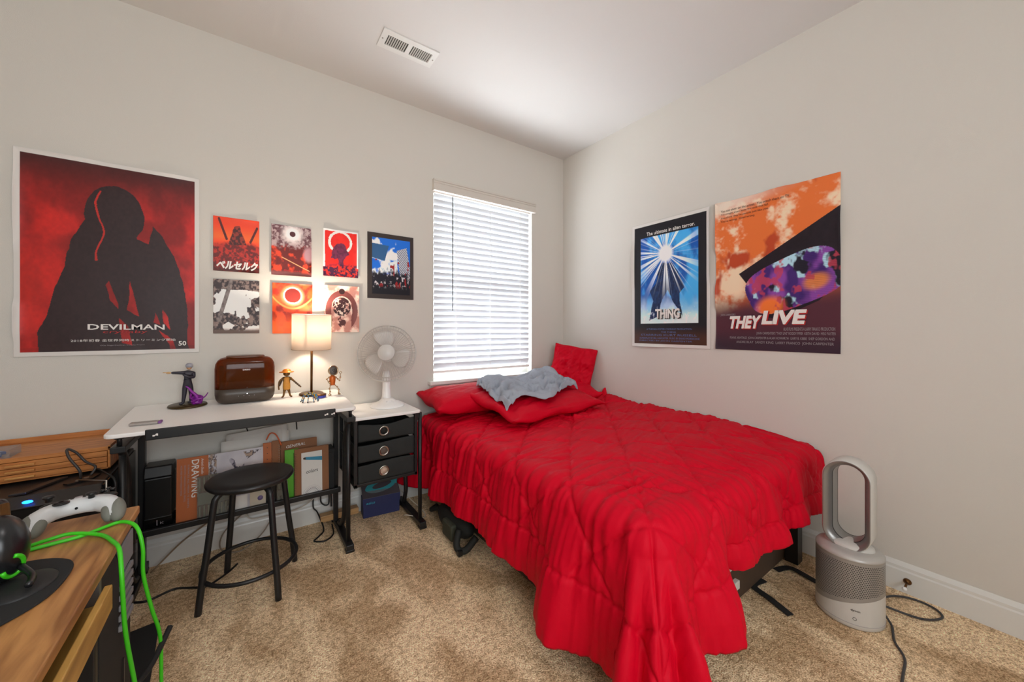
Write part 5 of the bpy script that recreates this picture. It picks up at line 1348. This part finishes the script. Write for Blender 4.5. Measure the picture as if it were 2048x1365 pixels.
# ------------------------------------------------------------------ air purifier
AP = Thing('air_purifier', 'white and silver bladeless air purifier with a tall oval loop beside the bed', 'air purifier', (-.366, -2.096, 0))
apw = mat('purifier_white', '#c9c6c0', .35, var=.01); aps = mat('purifier_silver', '#8f8d8b', .32, .55, var=.03)
phf = math.radians(181)            # direction the loop faces
RR = .108
def slant(a): return .094+.038*math.cos(a-phf-math.radians(95))   # slanting seam between white base and grey shroud
n = 64; vs = []; fs = []
for z_ in (0, .006, .02): vs += [((RR-.006+min(z_, .006))*math.cos(2*PI*k/n), (RR-.006+min(z_, .006))*math.sin(2*PI*k/n), z_) for k in range(n)]
vs += [(RR*math.cos(2*PI*k/n), RR*math.sin(2*PI*k/n), slant(2*PI*k/n)) for k in range(n)]
for i in range(3): fs += [(i*n+k, i*n+(k+1) % n, (i+1)*n+(k+1) % n, (i+1)*n+k) for k in range(n)]
fs.append(tuple(range(n-1, -1, -1)))
build('base', MB().add(vs, fs, smooth=True), apw, AP)
build('base_ring', MB().tube([(RR*1.001*math.cos(2*PI*k/n), RR*1.001*math.sin(2*PI*k/n), .020) for k in range(n)], .0008, 4, closed=True), M['pale'], AP)
# perforated shroud: procedural hole pattern in its own material
ms = bpy.data.materials.new('perforated_shroud'); ms.use_nodes = True
nt = ms.node_tree; bb = nt.nodes['Principled BSDF']; L = nt.links.new
at = nt.nodes.new('ShaderNodeAttribute'); at.attribute_name = 'cloth'
sp_ = nt.nodes.new('ShaderNodeSeparateXYZ'); L(at.outputs['Vector'], sp_.inputs[0])
def mth(op, a, b=None):
    q = nt.nodes.new('ShaderNodeMath'); q.operation = op
    for i, v in enumerate((a, b)):
        if v is None: continue
        if isinstance(v, (int, float)): q.inputs[i].default_value = v
        else: L(v, q.inputs[i])
    return q.outputs[0]
u1 = mth('ADD', sp_.outputs[0], mth('MULTIPLY', sp_.outputs[1], .55)); v1 = mth('SUBTRACT', sp_.outputs[1], mth('MULTIPLY', sp_.outputs[0], 0.0))
fu = mth('SUBTRACT', mth('FRACT', mth('MULTIPLY', u1, 1/.0078)), .5); fv = mth('SUBTRACT', mth('FRACT', mth('MULTIPLY', v1, 1/.0072)), .5)
dd_ = mth('SQRT', mth('ADD', mth('MULTIPLY', fu, fu), mth('MULTIPLY', fv, fv)))
hole = mth('LESS_THAN', dd_, .30); band = mth('MULTIPLY', mth('GREATER_THAN', sp_.outputs[2], .10), mth('LESS_THAN', sp_.outputs[2], .93)); hole = mth('MULTIPLY', hole, band)
mixn = nt.nodes.new('ShaderNodeMix'); mixn.data_type = 'RGBA'; mixn.inputs[6].default_value = lin('#a09d99'); mixn.inputs[7].default_value = lin('#1d1c1b')
L(hole, mixn.inputs[0]); L(mixn.outputs[2], bb.inputs['Base Color']); bb.inputs['Roughness'].default_value = .35
inv = mth('SUBTRACT', 1.0, hole); L(mth('MULTIPLY', inv, .35), bb.inputs['Metallic'])
th_ = np.linspace(0, 2*PI, 129); fr = np.linspace(0, 1, 12); TH, FR = np.meshgrid(th_, fr)
zb = .094+.038*np.cos(TH-phf-math.radians(95)); ZT_ = .262; Zs = zb+(ZT_-zb)*FR
sh_ = gridmesh('shroud', (RR-.0005)*np.cos(TH), (RR-.0005)*np.sin(TH), Zs, ms, AP)
at_ = sh_.data.attributes.new('cloth', 'FLOAT_VECTOR', 'POINT')
at_.data.foreach_set('vector', np.stack([TH*RR, Zs, FR], -1).astype(np.float32).ravel())
build('shoulder', MB().lathe([(RR, .262), (RR, .268), (RR-.005, .276), (RR-.018, .283), (RR-.045, .288), (0, .290)], n=64), mat('shoulder_grey', '#b4b1ac', .35, .15, var=.01), AP)
# loop: racetrack outline swept with a tapering section
def racetrack(hw, hh, n=20):
    o = []
    for k in range(n+1): a = PI*k/n; o.append((hw*math.cos(a), hh-hw+hw*math.sin(a)))
    for k in range(n+1): a = PI+PI*k/n; o.append((hw*math.cos(a), -(hh-hw)+hw*math.sin(a)))
    return o
zc = .456; HHo, HWo = .179, .074
fd = Vector((math.cos(phf), math.sin(phf), 0)); sd = Vector((-math.sin(phf), math.cos(phf), 0))
def loopring(hw, hh, d): return [tuple(sd*p+fd*d+Vector((0, 0, zc+q))) for p, q in racetrack(hw, hh)]
def sweep(mb, rings, mi=0):
    n = len(rings[0]); vs = [v for r in rings for v in r]; fs = []
    for i in range(len(rings)-1): fs += [(i*n+k, i*n+(k+1) % n, (i+1)*n+(k+1) % n, (i+1)*n+k) for k in range(n)]
    return mb.add(vs, fs, mi, True)
LP0 = build('loop_shell', sweep(MB(), [loopring(HWo, HHo, .052), loopring(HWo+.003, HHo+.003, .048), loopring(HWo+.004, HHo+.004, -.040), loopring(HWo-.004, HHo-.004, -.052), loopring(HWo-.020, HHo-.020, -.056), loopring(HWo-.026, HHo-.026, -.050)]), apw, AP)
build('loop_front', sweep(MB(), [loopring(HWo, HHo, .052), loopring(HWo-.003, HHo-.003, .054), loopring(HWo-.020, HHo-.020, .020), loopring(HWo-.023, HHo-.023, .014)]), aps, AP)
build('loop_inner', sweep(MB(), [loopring(HWo-.023, HHo-.023, .012), loopring(HWo-.027, HHo-.027, -.050)]), mat('loop_inner_grey', '#8c8b88', .3, .4, var=.02), AP)
build('slot_line', sweep(MB(), [loopring(HWo-.0225, HHo-.0225, .0155), loopring(HWo-.0238, HHo-.0238, .0115)]), M['blackp'], AP)
build('slot_line', sweep(MB(), [loopring(HWo-.0262, HHo-.0262, -.045), loopring(HWo-.0275, HHo-.0275, -.050)]), M['blackp'], AP)
build('cradle', MB().lathe([(.078, .276), (.074, .292), (.066, .300), (.04, .303), (0, .303)], n=40, sx=.78, sy=1.05), apw, AP)
fa_ = phf+math.radians(20)
def onbase(a, z): return (math.cos(a)*(RR+.0008), math.sin(a)*(RR+.0008), z)
ta = (-math.sin(fa_), math.cos(fa_), 0)
c0 = Vector(onbase(fa_, .070)); Uv = Vector(ta)
build('lettering', MB().text('dyson', tuple(c0-Uv*.012), tuple(Uv), (0, 0, 1), h=.010, wid=.028, bold=.01), M['darkink'], AP)
build('power_button', MB().tube([tuple(Vector(onbase(fa_, .043))+Uv*.0055*math.cos(t_)+Vector((0, 0, .0055*math.sin(t_)))) for t_ in np.linspace(0, 2*PI, 17)[:-1]], .0006, 4, closed=True), M['darkink'], AP)
cable('purifier_cord', [(-.300, -2.185, .03), (-.33, -2.215, .008), (-.37, -2.225, .006), (-.43, -2.24, .006), (-.50, -2.275, .006), (-.60, -2.285, .006), (-.72, -2.30, .006), (-.85, -2.36, .006)], .0042, mat('cord_grey', '#3b3a3c', .5), 'dark grey cord curving over the carpet in front of the air purifier')
cable('purifier_cord', [(-.268, -2.125, .045), (-.20, -2.160, .03), (-.10, -2.19, .012), (-.055, -2.24, .008), (-.058, -2.30, .006), (-.11, -2.325, .006), (-.19, -2.275, .008), (-.255, -2.165, .03)], .0042, mat('cord_grey_b', '#3b3a3c', .5), 'dark grey cord looped on the carpet between air purifier and baseboard')
DS = Thing('door_stop', 'small bronze door stop with a white tip screwed to the right baseboard', 'door stop', (-.015, -2.215, .055))
Md = Matrix.Rotation(-PI/2, 3, 'Y')
build('mount', MB().lathe([(.014, 0), (.013, .004), (.006, .010), (.004, .012)], n=20, M=Md), M['bronze'], DS)
build('rod', MB().tube([(-.010, 0, 0), (-.055, 0, -.006)], .0042, 10), M['bronze'], DS)
build('rubber_tip', MB().ball((-.062, 0, -.007), .0085, n=12), M['whitep'], DS)
